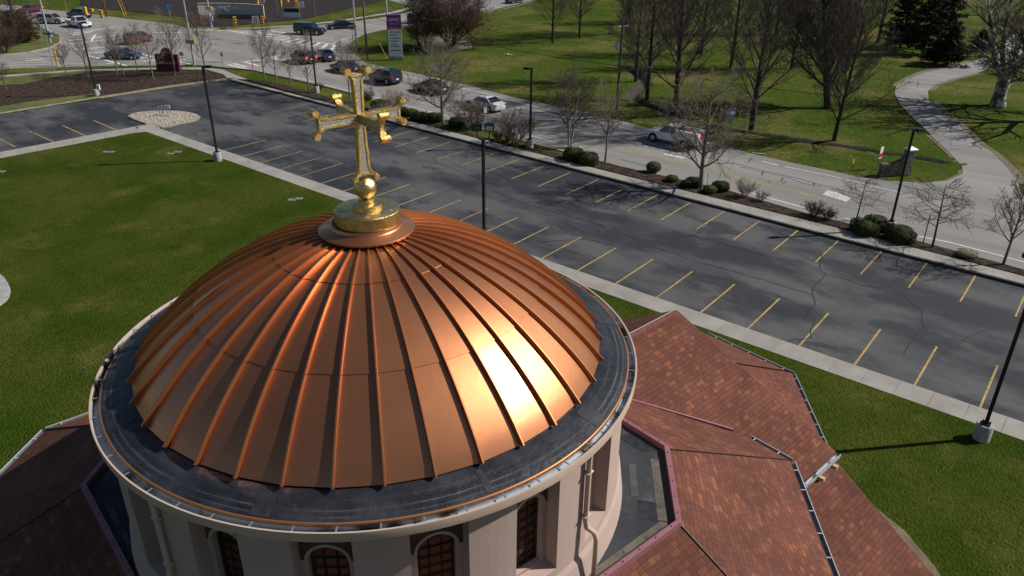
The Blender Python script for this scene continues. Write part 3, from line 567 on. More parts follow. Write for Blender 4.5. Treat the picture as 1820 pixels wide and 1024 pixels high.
# ---- drum with arched windows
RD = 4.95; RW = RD-.26; NW = 18; WOFF = -11.2
wl = MB(); zt, zb_, zs = 12.0, 9.62, 9.88
def pc(r_, deg, z): return Vector((r_*math.cos(R(deg)), r_*math.sin(R(deg)), z))
hw = 5.2
for k in range(NW):
    c_ = WOFF+20*k; sp = MB(); a = c_+hw; b_ = c_+20-hw; n = 5
    for i in range(n):
        t0_, t1_ = a+(b_-a)*i/n, a+(b_-a)*(i+1)/n
        wl.face([pc(RD, t0_, zb_), pc(RD, t1_, zb_), pc(RD, t1_, zt), pc(RD, t0_, zt)])
    # sill zone and recess
    zq = 9.80
    for i in range(6):
        t0_, t1_ = c_-hw+2*hw*i/6, c_-hw+2*hw*(i+1)/6
        wl.face([pc(RD, t0_, zb_), pc(RD, t1_, zb_), pc(RD, t1_, zq), pc(RD, t0_, zq)]); wl.face([pc(RD, t0_, zq), pc(RD, t1_, zq), pc(RW, t1_, zq+.04), pc(RW, t0_, zq+.04)])
        wl.face([pc(RW, t0_, zq+.04), pc(RW, t1_, zq+.04), pc(RW, t1_, zs), pc(RW, t0_, zs)])
    wl.face([pc(RD, c_-hw, zq), pc(RW, c_-hw, zq+.04), pc(RW, c_-hw, zt), pc(RD, c_-hw, zt)]); wl.face([pc(RW, c_+hw, zq+.04), pc(RD, c_+hw, zq), pc(RD, c_+hw, zt), pc(RW, c_+hw, zt)])
    ha = 3.75; rad = RW*R(ha); zsp = 11.14; rb_ = RW-.14; N = 14
    for s_ in (-1, 1): wl.face([pc(RW, c_+s_*ha, zs), pc(RW, c_+s_*hw, zs), pc(RW, c_+s_*hw, zsp), pc(RW, c_+s_*ha, zsp)][::s_])
    ang = [math.pi*i/N for i in range(N+1)]
    for i in range(N):
        x_a, x_b = ha*math.cos(ang[i]), ha*math.cos(ang[i+1]); z_a, z_b = zsp+rad*math.sin(ang[i]), zsp+rad*math.sin(ang[i+1])
        oa, ob = 1.17*x_a, 1.17*x_b; za_, zb2 = zsp+rad*1.17*math.sin(ang[i]), zsp+rad*1.17*math.sin(ang[i+1])
        oa = max(-hw, min(hw, oa)); ob = max(-hw, min(hw, ob))
        wl.face([pc(RW+.022, c_+x_a, z_a), pc(RW+.022, c_+oa, za_), pc(RW+.022, c_+ob, zb2), pc(RW+.022, c_+x_b, z_b)])
        wl.face([pc(RW+.022, c_+oa, za_), pc(RW, c_+oa, za_), pc(RW, c_+ob, zb2), pc(RW+.022, c_+ob, zb2)])
        wl.face([pc(RW+.022, c_+x_a, z_a), pc(RW+.022, c_+x_b, z_b), pc(rb_, c_+x_b, z_b), pc(rb_, c_+x_a, z_a)])
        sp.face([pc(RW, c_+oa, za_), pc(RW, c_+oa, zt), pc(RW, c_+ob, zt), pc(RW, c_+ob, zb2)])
    for s_ in (-1, 1):
        wl.face([pc(RW, c_+s_*ha, zs), pc(RW, c_+s_*ha, zsp), pc(rb_, c_+s_*ha, zsp), pc(rb_, c_+s_*ha, zs)])
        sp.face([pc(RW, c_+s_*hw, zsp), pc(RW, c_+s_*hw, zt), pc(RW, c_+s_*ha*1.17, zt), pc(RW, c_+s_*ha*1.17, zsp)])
    wl.face([pc(RW, c_-ha, zs), pc(RW, c_+ha, zs), pc(rb_, c_+ha, zs+.02), pc(rb_, c_-ha, zs+.02)])
    # pane and bars
    pn = MB(); pts = [pc(rb_, c_-ha, zs), pc(rb_, c_+ha, zs)] + [pc(rb_, c_+ha*math.cos(q), zsp+rad*math.sin(q)) for q in ang]
    pn.face(pts); wo = pn.build('window', K['pane'], church)
    fr_ = MB(); rf = rb_+.02
    arc = [pc(rf, c_+ha*.94*math.cos(q), zsp+rad*.94*math.sin(q)) for q in ang]
    fr_.path([pc(rf, c_+ha*.94, zs+.03)]+arc+[pc(rf, c_-ha*.94, zs+.03), pc(rf, c_+ha*.94, zs+.03)], .03, 4)
    for s_ in (-.33, .33): fr_.path([pc(rf, c_+ha*s_, zs), pc(rf, c_+ha*s_, zsp+rad*.92)], .011, 4)
    z_ = zs+.2
    while z_ < zsp+.2: 
        xx = ha*.94*(1 if z_ < zsp else math.sqrt(max(0, 1-((z_-zsp)/rad)**2))); fr_.path([pc(rf+.002, c_-xx, z_), pc(rf+.002, c_+xx, z_)], .011, 4); z_ += .2
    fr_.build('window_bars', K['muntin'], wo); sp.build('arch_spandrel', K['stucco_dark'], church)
wl.lathe([(RD, 9.62), (RD+.05, 9.5), (RD+.12, 9.0)], 108)
wl.build('drum_wall', K['stucco'], church, smooth=False)
# roof deck ring, drip edge and gutter of the drum
mb = MB(); mb.lathe([(4.2, 12.30), (4.45, 12.285), (4.70, 12.23), (4.95, 12.14)], 144); deck = mb.build('eave_membrane', K['rubber'], church, smooth=True)
random.seed(11)
for q in range(10):
    a_ = q*36+random.uniform(0, 14); mb = MB(); w_ = random.choice((.18, .1, .28))
    for i_ in range(3):
        r0_, r1_ = (4.5, 4.62, 4.78, 4.92)[i_:i_+2]; zf = lambda r_: 12.285-(r_-4.45)*.22 if r_ < 4.7 else 12.23-(r_-4.7)*.36
        mb.face([pc(r0_, a_, zf(r0_)+.007), pc(r1_, a_, zf(r1_)+.007), pc(r1_, a_+w_*13, zf(r1_)+.007), pc(r0_, a_+w_*13, zf(r0_)+.007)])
    mb.build('membrane_lap', K['rubber2'], deck)
mb = MB(); mb.lathe([(4.94, 12.15), (4.965, 12.155), (4.975, 12.13), (4.97, 12.09), (4.94, 12.085)], 144); mb.build('drip_edge', K['copper_dark'], church, smooth=True)
mb = MB(); mb.lathe([(4.955, 12.09), (4.955, 12.005), (5.085, 12.0), (5.095, 12.10)], 144); gi = mb.build('ring_gutter', K['gutter_in'], church, smooth=True, sharp=40)
mb = MB(); mb.lathe([(5.095, 12.10), (5.10, 12.125), (5.128, 12.125), (5.135, 12.09), (5.125, 11.96), (4.93, 11.955), (4.93, 12.0)], 144); mb.build('fascia', K['fascia'], gi, smooth=True, sharp=40)
mb = MB()
for k in range(51):
    if k == 0: mb.box((5.03, 0, 12.112), (.145, .028, .006)); br_ = mb.build('gutter_bracket', K['gutter'], gi); o = br_
    else: o = br_.copy(); COL.objects.link(o); o.parent = gi
    o.rotation_euler = (0, 0, R(k*360/51+1.5))
for (dg, zz) in ((2.0, 9.2), (-84.0, 9.2)):
    mb = MB(); r_ = RD+.07
    tpt = [pc(5.03, dg, 12.0), pc(5.03, dg, 11.93), pc(r_, dg, 11.75), pc(r_, dg, 10.45), pc(r_+.03, dg, 10.3), pc(r_+.13, dg+1.2, 10.15), pc(r_+.17, dg+1.4, 10.0), pc(r_+.17, dg+1.4, 9.02)]
    mb.path(tpt, [.05]*len(tpt), 8)
    for z_ in (10.55, 11.5): mb.box(pc(r_-.02, dg, z_), (.14, .16, .03), R(dg))
    mb.build('downspout', K['fascia'], church, smooth=True)
# ---- copper dome
NR = 37; ROFF = -39.8
def prof(t, H=2.28, a=2.0, b_=.9): return 4.41*t, 12.32+H*max(0, 1-t**a)**b_
dm = empty('dome', (0, 0, 0)); bpy.data.objects.remove(dm)
mb = MB(); tiers = [(.12, .385, .022), (.385, .725, .011), (.725, 1.0, 0.0)]
for k in range(NR):
    q0, q1 = R(ROFF+k*360/NR), R(ROFF+(k+1)*360/NR)
    for t0_, t1_, lift in tiers:
        N = 12; st = len(mb.v)
        for i in range(N+1):
            t = t0_+(t1_-t0_)*i/N; r_, z = prof(t); r_ += lift*.6; z += lift
            mb.v += [(r_*math.cos(q0), r_*math.sin(q0), z), (r_*math.cos(q1), r_*math.sin(q1), z)]
        for i in range(N): mb.f.append((st+2*i, st+2*i+2, st+2*i+3, st+2*i+1)); mb.m.append(0)
        r_, z = prof(t1_); a = (r_+lift*.6, z+lift); b2 = (r_-.004, z-.015)
        mb.face([(a[0]*math.cos(q0), a[0]*math.sin(q0), a[1]), (b2[0]*math.cos(q0), b2[0]*math.sin(q0), b2[1]), (b2[0]*math.cos(q1), b2[0]*math.sin(q1), b2[1]), (a[0]*math.cos(q1), a[0]*math.sin(q1), a[1])])
dome = mb.build('dome', K['copper'], church, smooth=True, sharp=25)
rb0 = None
for k in range(NR):
    m_ = MB(); N = 30; hwid = .018; hgt = .078
    for i in range(N+1):
        t = .17+(1.004-.17)*i/N; r_, z = prof(min(t, 1)); r2, z2 = prof(min(t+.01, 1)); r1_, z1_ = prof(t-.01)
        tx, tz = r2-r1_, z2-z1_; l_ = math.hypot(tx, tz); nx_, nz_ = -tz/l_, tx/l_
        if nz_ < 0: nx_, nz_ = -nx_, -nz_
        if t > 1: r_ += .02
        hgt = .078 if t > .3 else .05+.028*max(0, (t-.17)/.13)
        for (oy, oh) in ((-hwid, 0), (-hwid*.7, hgt), (hwid*.7, hgt), (hwid, 0)): m_.v.append((r_+nx_*oh, oy, z+nz_*oh))
    for i in range(N):
        for j in range(3): m_.f.append((i*4+j, i*4+j+1, (i+1)*4+j+1, (i+1)*4+j)); m_.m.append(0)
    m_.f.append((N*4, N*4+1, N*4+2, N*4+3)); m_.m.append(0); m_.f.append((3, 2, 1, 0)); m_.m.append(0)
    if rb0 is None: rb0 = m_.build('rib', K['copper_rib'], dome); o = rb0
    else: o = rb0.copy(); COL.objects.link(o); o.parent = dome
    o.rotation_euler = (0, 0, R(ROFF+k*360/NR))
mb = MB(); mb.lathe([(.60, 14.765), (.63, 14.765), (.64, 14.71), (.66, 14.69), (.86, 14.645), (.878, 14.63), (.872, 14.600), (.6, 14.60)], 72); mb.build('collar', K['copper'], dome, smooth=True, sharp=40)
mb = MB(); mb.lathe([(.3, 14.772), (.612, 14.772), (.612, 14.75)], 48); mb.build('collar_seal', K['dark'], dome)
# ------------------------------------------------------------------ golden cross
cross = empty('golden_cross', (CX+.02, CY+.02, 14.8), 0, 'gilded four-armed cross on a gold ball and round stepped base atop the copper dome', 'cross')
mb = MB(); mb.lathe([(.595, -.035), (.597, .2), (.585, .21), (.0, .212)], 72); base = mb.build('gold_base', K['gold_pale'], cross, smooth=True, sharp=40)
mb = MB(); mb.lathe([(.275, .212), (.275, .30), (.265, .305), (0, .306)], 48); mb.build('base_step', K['gold_pale'], cross, smooth=True, sharp=40)
mb = MB(); mb.lathe([(.142, .306), (.142, .385), (.135, .39), (0, .39)], 40); mb.build('base_step', K['gold_pale'], cross, smooth=True, sharp=40)
for q in (-120, -40, 25, 160): mb = MB(); mb.cyl((.47*math.cos(R(q)), .47*math.sin(R(q)), .212), .034, .006, 12); mb.build('bolt_cover', K['galv'], base)
mb = MB(); mb.sphere((0, 0, .60), .207, 32, 20); mb.build('gold_ball', K['gold_pale'], cross, smooth=True)
def cross_arm(name, rot, length, base_off, w0, w1, dep, curls):
    "tapered bar along local +x of a rotated frame; flared fork with two curls at the end"
    g_ = MB(); s_ = MB(); N = 14; rows = []
    def width(t): return w0+(w1-w0)*t + .075*max(0, (t-.80)/.20)**2.0
    for i in range(N+1):
        t = i/N; x = base_off+length*t; wd_ = width(t)
        rows.append((x, wd_))
    def V(x, y, z): return tuple(rot@Vector((x, y, z)))
    bd = .040
    for i in range(N):
        (xa, wa), (xb, wb) = rows[i], rows[i+1]
        for sy in (-1, 1):      # two side rails
            k = len(g_.v)
            for (x, wd_) in ((xa, wa), (xb, wb)):
                for yy in (sy*wd_, sy*(wd_-bd)):
                    for zz in (-dep, dep): g_.v.append(V(x, yy, zz))
            for f in ((0,1,5,4),(2,6,7,3),(0,4,6,2),(1,3,7,5)): g_.f.append(tuple(k+q for q in f)); g_.m.append(0)
        for sz in (-1, 1): s_.face([V(xa, -(wa-bd), sz*dep*.82), V(xb, -(wb-bd), sz*dep*.82), V(xb, wb-bd, sz*dep*.82), V(xa, wa-bd, sz*dep*.82)])
    xe, we = rows[-1]
    # concave end plate between the curls
    M_ = 12; xs_ = []
    for i in range(M_+1):
        y = -we+2*we*i/M_; xs_.append((xe+.045*(abs(y)/we)**2-.012, y))
    for i in range(M_):
        (x1_, y1_), (x2_, y2_) = xs_[i], xs_[i+1]; k = len(g_.v)
        for (x, y) in ((x1_, y1_), (x2_, y2_)):
            for xx in (x-.04, x):
                for zz in (-dep, dep): g_.v.append(V(xx, y, zz))
        for f in ((0,1,5,4),(2,6,7,3),(0,4,6,2),(1,3,7,5)): g_.f.append(tuple(k+q for q in f)); g_.m.append(0)
    o = g_.build(name, K['gold'], cross); s_.build('mosaic_inlay', K['mosaic'], o)
    for sy in (-1, 1):
        c1 = MB(); cx_, cy_ = xe+.045, sy*(we+.022); c1.path([V(cx_, cy_, -dep*1.55), V(cx_, cy_, dep*1.55)], .062*curls, 20); c1.build('curl', K['gold'], o, smooth=True, sharp=40)
    return o
zc = 1.87; CA = R(-12)
def frame(xd, yd): xd = Vector(xd); yd = Vector(yd); return Matrix((xd, yd, xd.cross(yd))).transposed()
axx = Vector((math.cos(CA), math.sin(CA), 0)); ayy = Vector((-math.sin(CA), math.cos(CA), 0)); zz_ = Vector((0, 0, 1))
def shift(o, v):
    o.location = v
    return o
# front/back arms carry their broad face sideways; left/right arms the same
for d_, n_ in ((ayy, axx), (-ayy, axx), (axx, ayy), (-axx, ayy)):
    shift(cross_arm('cross_arm', frame(d_, zz_), .74, .05, .076, .096, .056, 1), (0, 0, zc))
shift(cross_arm('cross_arm', frame(zz_, ayy), .70, .05, .072, .094, .06, 1), (0, 0, zc))
shift(cross_arm('cross_post', frame(-zz_, ayy), .98, .05, .072, .112, .06, .85), (0, 0, zc))
mb = MB(); mb.box((0, 0, zc), (.13, .13, .15), CA); mb.build('cross_hub', K['gold'], cross)
mb = MB(); random.seed(2)
for d_, cnt, lo in ((-ayy, 11, .2), (ayy, 13, .2), (-axx, 8, .25)):
    for k in range(cnt):
        p = d_*(lo+.62*k/cnt)+Vector((0, 0, zc+.075+.02*(k/cnt)))
        for s_ in (-1, 1): q = p+Vector((random.uniform(-.02, .02), random.uniform(-.02, .02), .1))+d_.cross(zz_)*s_*.03; mb.path([p, q], .0028, 3)
for d_ in (ayy, -ayy, zz_*0-axx): 
    p = d_*.86+Vector((0, 0, zc+.2)); 
    for s_ in (-1, 0, 1): mb.path([p, p+Vector((s_*.02, 0, .09))], .003, 3)
mb.build('bird_spikes', K['steel'], cross)
# ------------------------------------------------------------------ street furniture
def px_at(u, v): return un(u, v, 0)
K['plate'] = mat('cover_plate', (.15, .15, .14), .9, col2=(.26, .25, .23), scale=5)
K['floodglass'] = mat('flood_glass', (.10, .16, .24), .08, .5, spec=.8)
def lot_lamp(px, h, head_dir, label, z0=0.0, grp='black lamp posts round the parking lot'):
    p = px if isinstance(px, Vector) else un(*px, z0)
    o = empty('lamp_post', (p.x, p.y, z0), 0, label, 'lamp post', grp)
    mb = MB(); mb.lathe([(.33, 0), (.33, .72), (.30, .76), (0, .77)], 24); mb.build('concrete_base', K['concrete_grey'], o, smooth=True, sharp=40)
    mb = MB(); mb.box((0, 0, .80), (.34, .34, .05)); mb.box((0, 0, .8+(h-.8)/2), (.145, .145, h-.8)); mb.cyl((.12, 0, .8), .025, .12, 6); mb.cyl((-.12, 0, .8), .025, .12, 6); mb.build('pole', K['black'], o)
    if head_dir is not None:
        a = head_dir; mb = MB(); mb.box((.22*math.cos(a), .22*math.sin(a), h-.08), (.4, .07, .07), a); mb.box((.46*math.cos(a), .46*math.sin(a), h-.06), (.5, .36, .17), a)
        hd = mb.build('lamp_head', K['black'], o); mb = MB(); mb.box((.46*math.cos(a), .46*math.sin(a), h-.155), (.4, .28, .02), a); mb.build('lens', K['lampglass'], hd)
    return o
ra = math.atan2(RT.y, RT.x)
lot_lamp((388,286), 7.9, ra, 'black lamp post on the lawn corner beside the walk, left of the dome', .1)
lot_lamp((942,262), 7.1, ra+math.pi, 'black lamp post in the mulch bed between bare bushes, behind the cross')
lot_lamp((1580,412), 7.1, ra+.3, 'black lamp post rising from between the clipped evergreen shrubs')
lot_lamp((563,165), 7.3, ra+math.pi, 'black lamp post on a concrete base at the far end of the grass strip')
lot_lamp((172,170), 7.9, ra+1.2, 'black lamp post in the corner mulch bed among small bare trees')
lot_lamp((1743,780), 8.4, ra+math.pi, 'near lamp post with round concrete base on the right-hand lawn', .1)
o = lot_lamp(Vector((-29.55, 33.35, .1)), 7.4, None, 'black post with twin floodlights standing behind the dome', .1)
for s_ in (-1, 1):
    a = ra; c_ = Vector((math.cos(a), math.sin(a), 0))*(.36*s_); mb = MB()
    mb.path([(0, 0, 7.35), (c_.x*.7, c_.y*.7, 7.38), (c_.x, c_.y, 7.55), (c_.x, c_.y, 7.95)], .035, 6)
    mb.box((c_.x, c_.y, 8.1), (.56, .24, .44), a, rot=Matrix.Rotation(a, 3, 'Z')@Matrix.Rotation(.25, 3, 'X')); f_ = mb.build('floodlight', K['black'], o)
    mb = MB(); n_ = Matrix.Rotation(a, 3, 'Z')@Matrix.Rotation(.25, 3, 'X'); q = Vector((c_.x, c_.y, 8.1))+n_@Vector((0, -.128, 0)); mb.box(q, (.42, .014, .30), rot=n_); mb.build('glass', K['floodglass'] if s_ < 0 else K['lampglass'], f_)
mb = MB(); mb.box((math.cos(ra)*.18, math.sin(ra)*.18, 7.22), (.26, .2, .15), ra); mb.build('junction_box', K['concrete_grey'], o)
# galvanised signal poles
def sig_pole(px, h, label, walk=None, box=False):
    p = un(*px); o = empty('signal_pole', p, 0, label, 'signal pole', 'galvanised traffic signal poles')
    mb = MB(); mb.path([(0, 0, 0), (0, 0, h)], [.17, .10], 12); mb.cyl((0, 0, 0), .3, .08, 12); mb.build('pole', K['galv'], o, smooth=True, sharp=40)
    if walk:
        for s_ in walk:
            mb = MB(); mb.box((RT.x*.38*s_, RT.y*.38*s_, 3.1), (.4, .38, .5), ra); mb.build('pedestrian_signal', K['signal'], o)
    if box: mb = MB(); mb.box((.25*RT.x, .25*RT.y, 1.4), (.35, .4, .9), ra); mb.build('control_box', K['galv'], o)
    return o
SP = {}
for key, px, h, lab, wk, bx_ in (('a', (90,77), 9.5, 'tall grey signal pole on the grassy corner at the far left', None, True), ('b', (346,117), 9.5, 'tall grey signal pole with two yellow pedestrian signals at the street corner', (-1, 1), False),
        ('c', (376,48), 9.5, 'tall grey signal pole in front of the long stone hospital sign', (-1, 1), True), ('d', (634,84), 9.5, 'tall grey signal pole beside the purple pylon sign lawn', (0,), False), ('e', (688,28), 9, 'tall grey signal pole at the far street bend, above the pylon sign', None, False)):
    SP[key] = sig_pole(px, h, lab, wk, bx_)
def span(A, B, sag=.5, n=12): return [A.lerp(B, i/n)-Vector((0, 0, sag*4*(i/n)*(1-i/n))) for i in range(n+1)]
top = {k: v.location+Vector((0, 0, 9.2)) for k, v in SP.items()}
def cable(name, pts, r_, label, grp='overhead cables'):
    mb = MB(); mb.path(pts, r_, 5); o = mb.build(name, K['dark']); tag(o, label, 'cable', grp); return o
cable('span_wire', span(top['a'], top['c'], .8), .02, 'signal span wire from the far left corner pole across the side street')
cable('span_wire', span(top['b'], top['a'], .8), .02, 'signal span wire between the near corner pole and the left corner pole')
cable('span_wire', span(top['c'], top['d'], .8), .02, 'signal span wire over the long zebra crossing')
cable('span_wire', span(top['b'], top['d'], .8), .02, 'signal span wire above the queue of cars at the junction')
def signal_head(u, v, z, face, label, small=False, tall=1):
    p = un(u, v, z); o = empty('traffic_light', p, 0, label, 'traffic light', 'yellow traffic lights over the junction')
    mb = MB(); n = 1 if small else 3; hh = .36*n; mb.box((0, 0, 0), (.36, .3, hh), face)
    for k in range(n): mb.path([(0, 0, hh/2-.18-.36*k), (-.26*math.sin(face)*-1, -.26*math.cos(face), hh/2-.18-.36*k)], .15, 10)
    mb.build('housing', K['signal'], o)
    for k in range(n): mb = MB(); c_ = Vector((math.sin(face), -math.cos(face), 0))*.265; mb.path([(c_.x, c_.y, hh/2-.18-.36*k), (c_.x*1.04, c_.y*1.04, hh/2-.18-.36*k)], .12, 10); mb.build('lens', K['dark'], o)
    mb = MB(); mb.path([(0, 0, hh/2), (0, 0, 8.6-z)], .025, 5); mb.build('hanger', K['dark'], o)
signal_head(151.6, 19, 5.6, ra, 'left one of the two yellow traffic lights in front of the green SUV')
signal_head(180, 25, 5.6, ra+.3, 'right one of the two yellow traffic lights beyond the white pickup')
signal_head(163, 18, 6.1, ra, 'tiny yellow signal between the two traffic lights at the far left', True)
signal_head(417, 37, 5.4, ra+.6, 'tall yellow traffic light below the stone hospital sign, left of the white sign')
signal_head(466, 36, 5.4, ra+.2, 'yellow traffic light hanging right of the small white sign below the stone sign')
signal_head(499, 6, 5.8, ra, 'yellow traffic light at the top edge, left of the banner')
signal_head(527, 7, 5.8, ra+.8, 'yellow traffic light at the top edge, right of the banner')
signal_head(457, 1, 5.8, ra, 'yellow traffic light above the right end of the stone sign')
signal_head(511, 2, 6.1, ra, 'tiny yellow signal at the top edge between two traffic lights', True)
def hung_sign(u, v, z, label, wd=.7, hh=.9, m='white'):
    p = un(u, v, z); o = empty('hanging_sign', p, ra, label, 'road sign', 'white regulatory signs on the span wires')
    mb = MB(); mb.box((0, 0, 0), (wd, .03, hh)); mb.build('panel', K[m], o); mb = MB(); mb.box((0, -.02, hh*.25), (wd*.6, .012, .1)); mb.box((0, -.02, -hh*.05), (wd*.6, .012, .1)); mb.box((0, -.02, -hh*.3), (wd*.45, .012, .08)); mb.build('legend', K['dark'], o)
    mb = MB(); mb.path([(0, 0, hh/2), (0, 0, 8.6-z)], .02, 5); mb.build('hanger', K['dark'], o)
hung_sign(454, 35, 5.4, 'small white road sign hanging beside the tall yellow traffic light', .9, .95); hung_sign(536, 8, 5.8, 'white road sign at the top edge beside the dark mulch bank'); hung_sign(466, 2, 5.8, 'white road sign hanging at the top right of the stone sign', .7, .6)
# wooden poles and wires
def wood_pole(px, h, label, trans=False, arm=True):
    p = un(*px); o = empty('utility_pole', p, 0, label, 'utility pole', 'wooden utility poles')
    mb = MB(); mb.path([(0, 0, 0), (0, 0, h)], [.17, .11], 10); mb.build('pole', K['wood_pole'], o, smooth=True, sharp=40)
    if arm:
        mb = MB(); mb.box((0, 0, h-.9), (1.5, .11, .13), ra+.5); mb.box((.1, 0, h-1.2), (.08, .08, .6), ra, rot=Matrix.Rotation(.6, 3, 'Y')); mb.build('crossarm', mat('weathered_arm', (.42, .40, .34), .8), o)
    if trans:
        mb = MB(); c_ = -RT*.42; mb.cyl((c_.x, c_.y, h-3.3), .24, .85, 16); mb.cyl((c_.x, c_.y, h-2.45), .06, .2, 8); mb.build('transformer', K['galv'], o, smooth=True, sharp=40)
    return o
P1 = wood_pole((653,107), 12.5, 'wooden utility pole standing left of the purple pylon sign'); P2 = wood_pole((1096,197), 9.6, 'wooden utility pole with grey transformer between the lawn and the woods', True); P3 = wood_pole((190,30), 12, 'wooden utility pole beside the yellow guy wires at the upper left', arm=False)
l1, l2 = P1.location, P2.location
far_r = un(2050, 330, 0)
for k, (za, zb2, zc_, off) in enumerate(((6.0, 4.7, 5.0, 0), (7.2, 6.6, 6.8, .12), (7.9, 7.2, 7.4, -.1))):
    cable('cable', span(l1+Vector((off, off, za)), l2+Vector((off, off, zb2)), .6, 16), .026 if k == 0 else .014, ('thick lowest', 'thin middle', 'thin upper')[k]+' cable sagging over the lawn towards the transformer pole')
    if k < 2: cable('cable', span(l2+Vector((off, off, zb2)), far_r+Vector((off, off, zc_)), .7, 16), .02 if k == 0 else .012, ('thick lower', 'thin upper')[k]+' cable running from the transformer pole across the park path')
mb = MB(); p = un(222, 30); q = P3.location; mb.path([p+Vector((0, 0, 0)), q.lerp(p, .75)+Vector((-.3, 0, 4.5))], .05, 6); o = mb.build('guy_wire', K['signal']); tag(o, 'yellow sleeved guy wire nearest the zebra crossing, upper left', 'guy wire', 'yellow guy wires')
mb = MB(); p = un(225, 27); mb.path([p, q.lerp(p, .72)+Vector((.2, 0, 4.9))], .05, 6); o = mb.build('guy_wire', K['signal']); tag(o, 'yellow sleeved guy wire just behind its twin, upper left', 'guy wire', 'yellow guy wires')
mb = MB(); p = un(688, 104); mb.path([p, p.lerp(l1, .35)+Vector((0, 0, 2.2))], .04, 6); o = mb.build('guy_wire', K['signal']); tag(o, 'yellow guy marker leaning in the grass left of the pylon sign', 'guy wire', 'yellow guy wires')
# text
def text(s, size, loc, rot, m, parent, name='lettering', ext=.008, align='CENTER'):
    c = bpy.data.curves.new('t', 'FONT'); c.body = s; c.size = size; c.extrude = ext; c.align_x = align; c.align_y = 'CENTER'
    t = bpy.data.objects.new('t', c); COL.objects.link(t); bpy.context.view_layer.update()
    me = bpy.data.meshes.new_from_object(t); bpy.data.objects.remove(t); o = bpy.data.objects.new(name, me); COL.objects.link(o)
    me.materials.clear(); me.materials.append(m); o.location = loc; o.rotation_euler = rot; o.parent = parent; return o
# pylon sign
p = un(704, 106); fa = ra+.12; o = empty('pylon_sign', p, fa, 'tall purple and white hospital pylon sign on the lawn', 'sign')
mb = MB(); mb.box((0, 0, .25), (2.0, .7, .5)); mb.build('plinth', K['concrete_grey'], o); mb = MB(); mb.box((0, 0, 2.55), (1.9, .6, 4.1)); mb.build('panel', K['white'], o)
mb = MB(); mb.box((0, 0, 5.2), (1.95, .64, 1.6)); mb.build('top_panel', K['purple'], o); mb = MB(); mb.box((0, 0, 4.25), (1.94, .63, .3)); mb.build('red_band', K['red'], o)
mb = MB(); mb.box((-.99, 0, 2.9), (.06, .66, 5.3)); mb.build('side_trim', K['purple'], o)
text('UPMC', .62, (-.05, -.335, 5.35), (R(90), 0, 0), K['white'], o); text('PASSAVANT', .23, (0, -.335, 4.85), (R(90), 0, 0), K['white'], o)
text('Emergency', .24, (0, -.33, 4.25), (R(90), 0, 0), K['white'], o)
mb = MB(); random.seed(4)
for z_, w_ in ((3.75,1.25),(3.35,1.0),(2.95,1.3),(2.55,1.05),(2.15,.8),(1.85,1.2),(1.3,1.35)):
    x = -.6
    while x < -.6+w_: l_ = random.uniform(.08, .22); mb.box((x+l_/2, -.305, z_), (l_, .012, .13)); x += l_+.05
mb.build('listing', K['dark'], o)
# long stone sign
p0, p1 = un(357, 30), un(470, 30); c0 = un(415, 33); o = empty('monument_sign', c0, 0, 'long curved grey stone hospital sign on a dark mulch bank', 'sign')
mb = MB(); base_m = MB(); cap_m = MB(); N = 20; d = (p1-p0); hx = d.length/2; dn = d.normalized(); nn = Vector((dn.y, -dn.x, 0)); nn = nn if nn.dot(Vector((0, 0, 0))-c0) > 0 else -nn
pts = []
for i in range(N+1):
    t = -1+2*i/N; pts.append((dn*(hx*t)+nn*(1.2*(1-t*t)*-1+.6), 2.5-.15*t))
for i in range(N):
    (a, ha_), (b_, hb_) = pts[i], pts[i+1]
    for M_, lo, hia, hib, th in ((mb, .7, ha_, hb_, .25), (base_m, 0, .7, .7, .4), (cap_m, None, ha_, hb_, .33)):
        if lo is None: z0a, z1a, z0b, z1b = hia, hia+.12, hib, hib+.12
        else: z0a = z0b = lo; z1a, z1b = hia, hib
        A_ = [a+nn*th, b_+nn*th, b_-nn*th, a-nn*th]; zz0 = (z0a, z0b, z0b, z0a); zz1 = (z1a, z1b, z1b, z1a)
        lo_ = [Vector((v.x, v.y, q)) for v, q in zip(A_, zz0)]; hi_ = [Vector((v.x, v.y, q)) for v, q in zip(A_, zz1)]
        M_.face(hi_); M_.face([lo_[0], lo_[1], hi_[1], hi_[0]]); M_.face([lo_[2], lo_[3], hi_[3], hi_[2]])
        if i == 0: M_.face([lo_[3], lo_[0], hi_[0], hi_[3]])
        if i == N-1: M_.face([lo_[1], lo_[2], hi_[2], hi_[1]])
mb.build('stone_face', mat('sign_stone', (.42, .41, .39), .9, col2=(.52, .50, .48), scale=1), o); base_m.build('brick_base', mat('sign_brick', (.22, .12, .08), .9, col2=(.30, .18, .12), scale=2), o); cap_m.build('cap', K['concrete'], o)
sa = math.atan2(dn.y, dn.x); 
for s_, sz, xx in (('UPMC', 1.25, -2.1), ('PASSAVANT', .80, 2.0)):
    q = dn*xx+nn*(.6-1.2+.33+1.2*(xx/hx)**2)
    text(s_, sz, (q.x, q.y, 1.65), (R(90), 0, sa), K['white'], o, ext=.04)
for i, dx in enumerate((-4.5, -2.2, 2.8)):
    pass
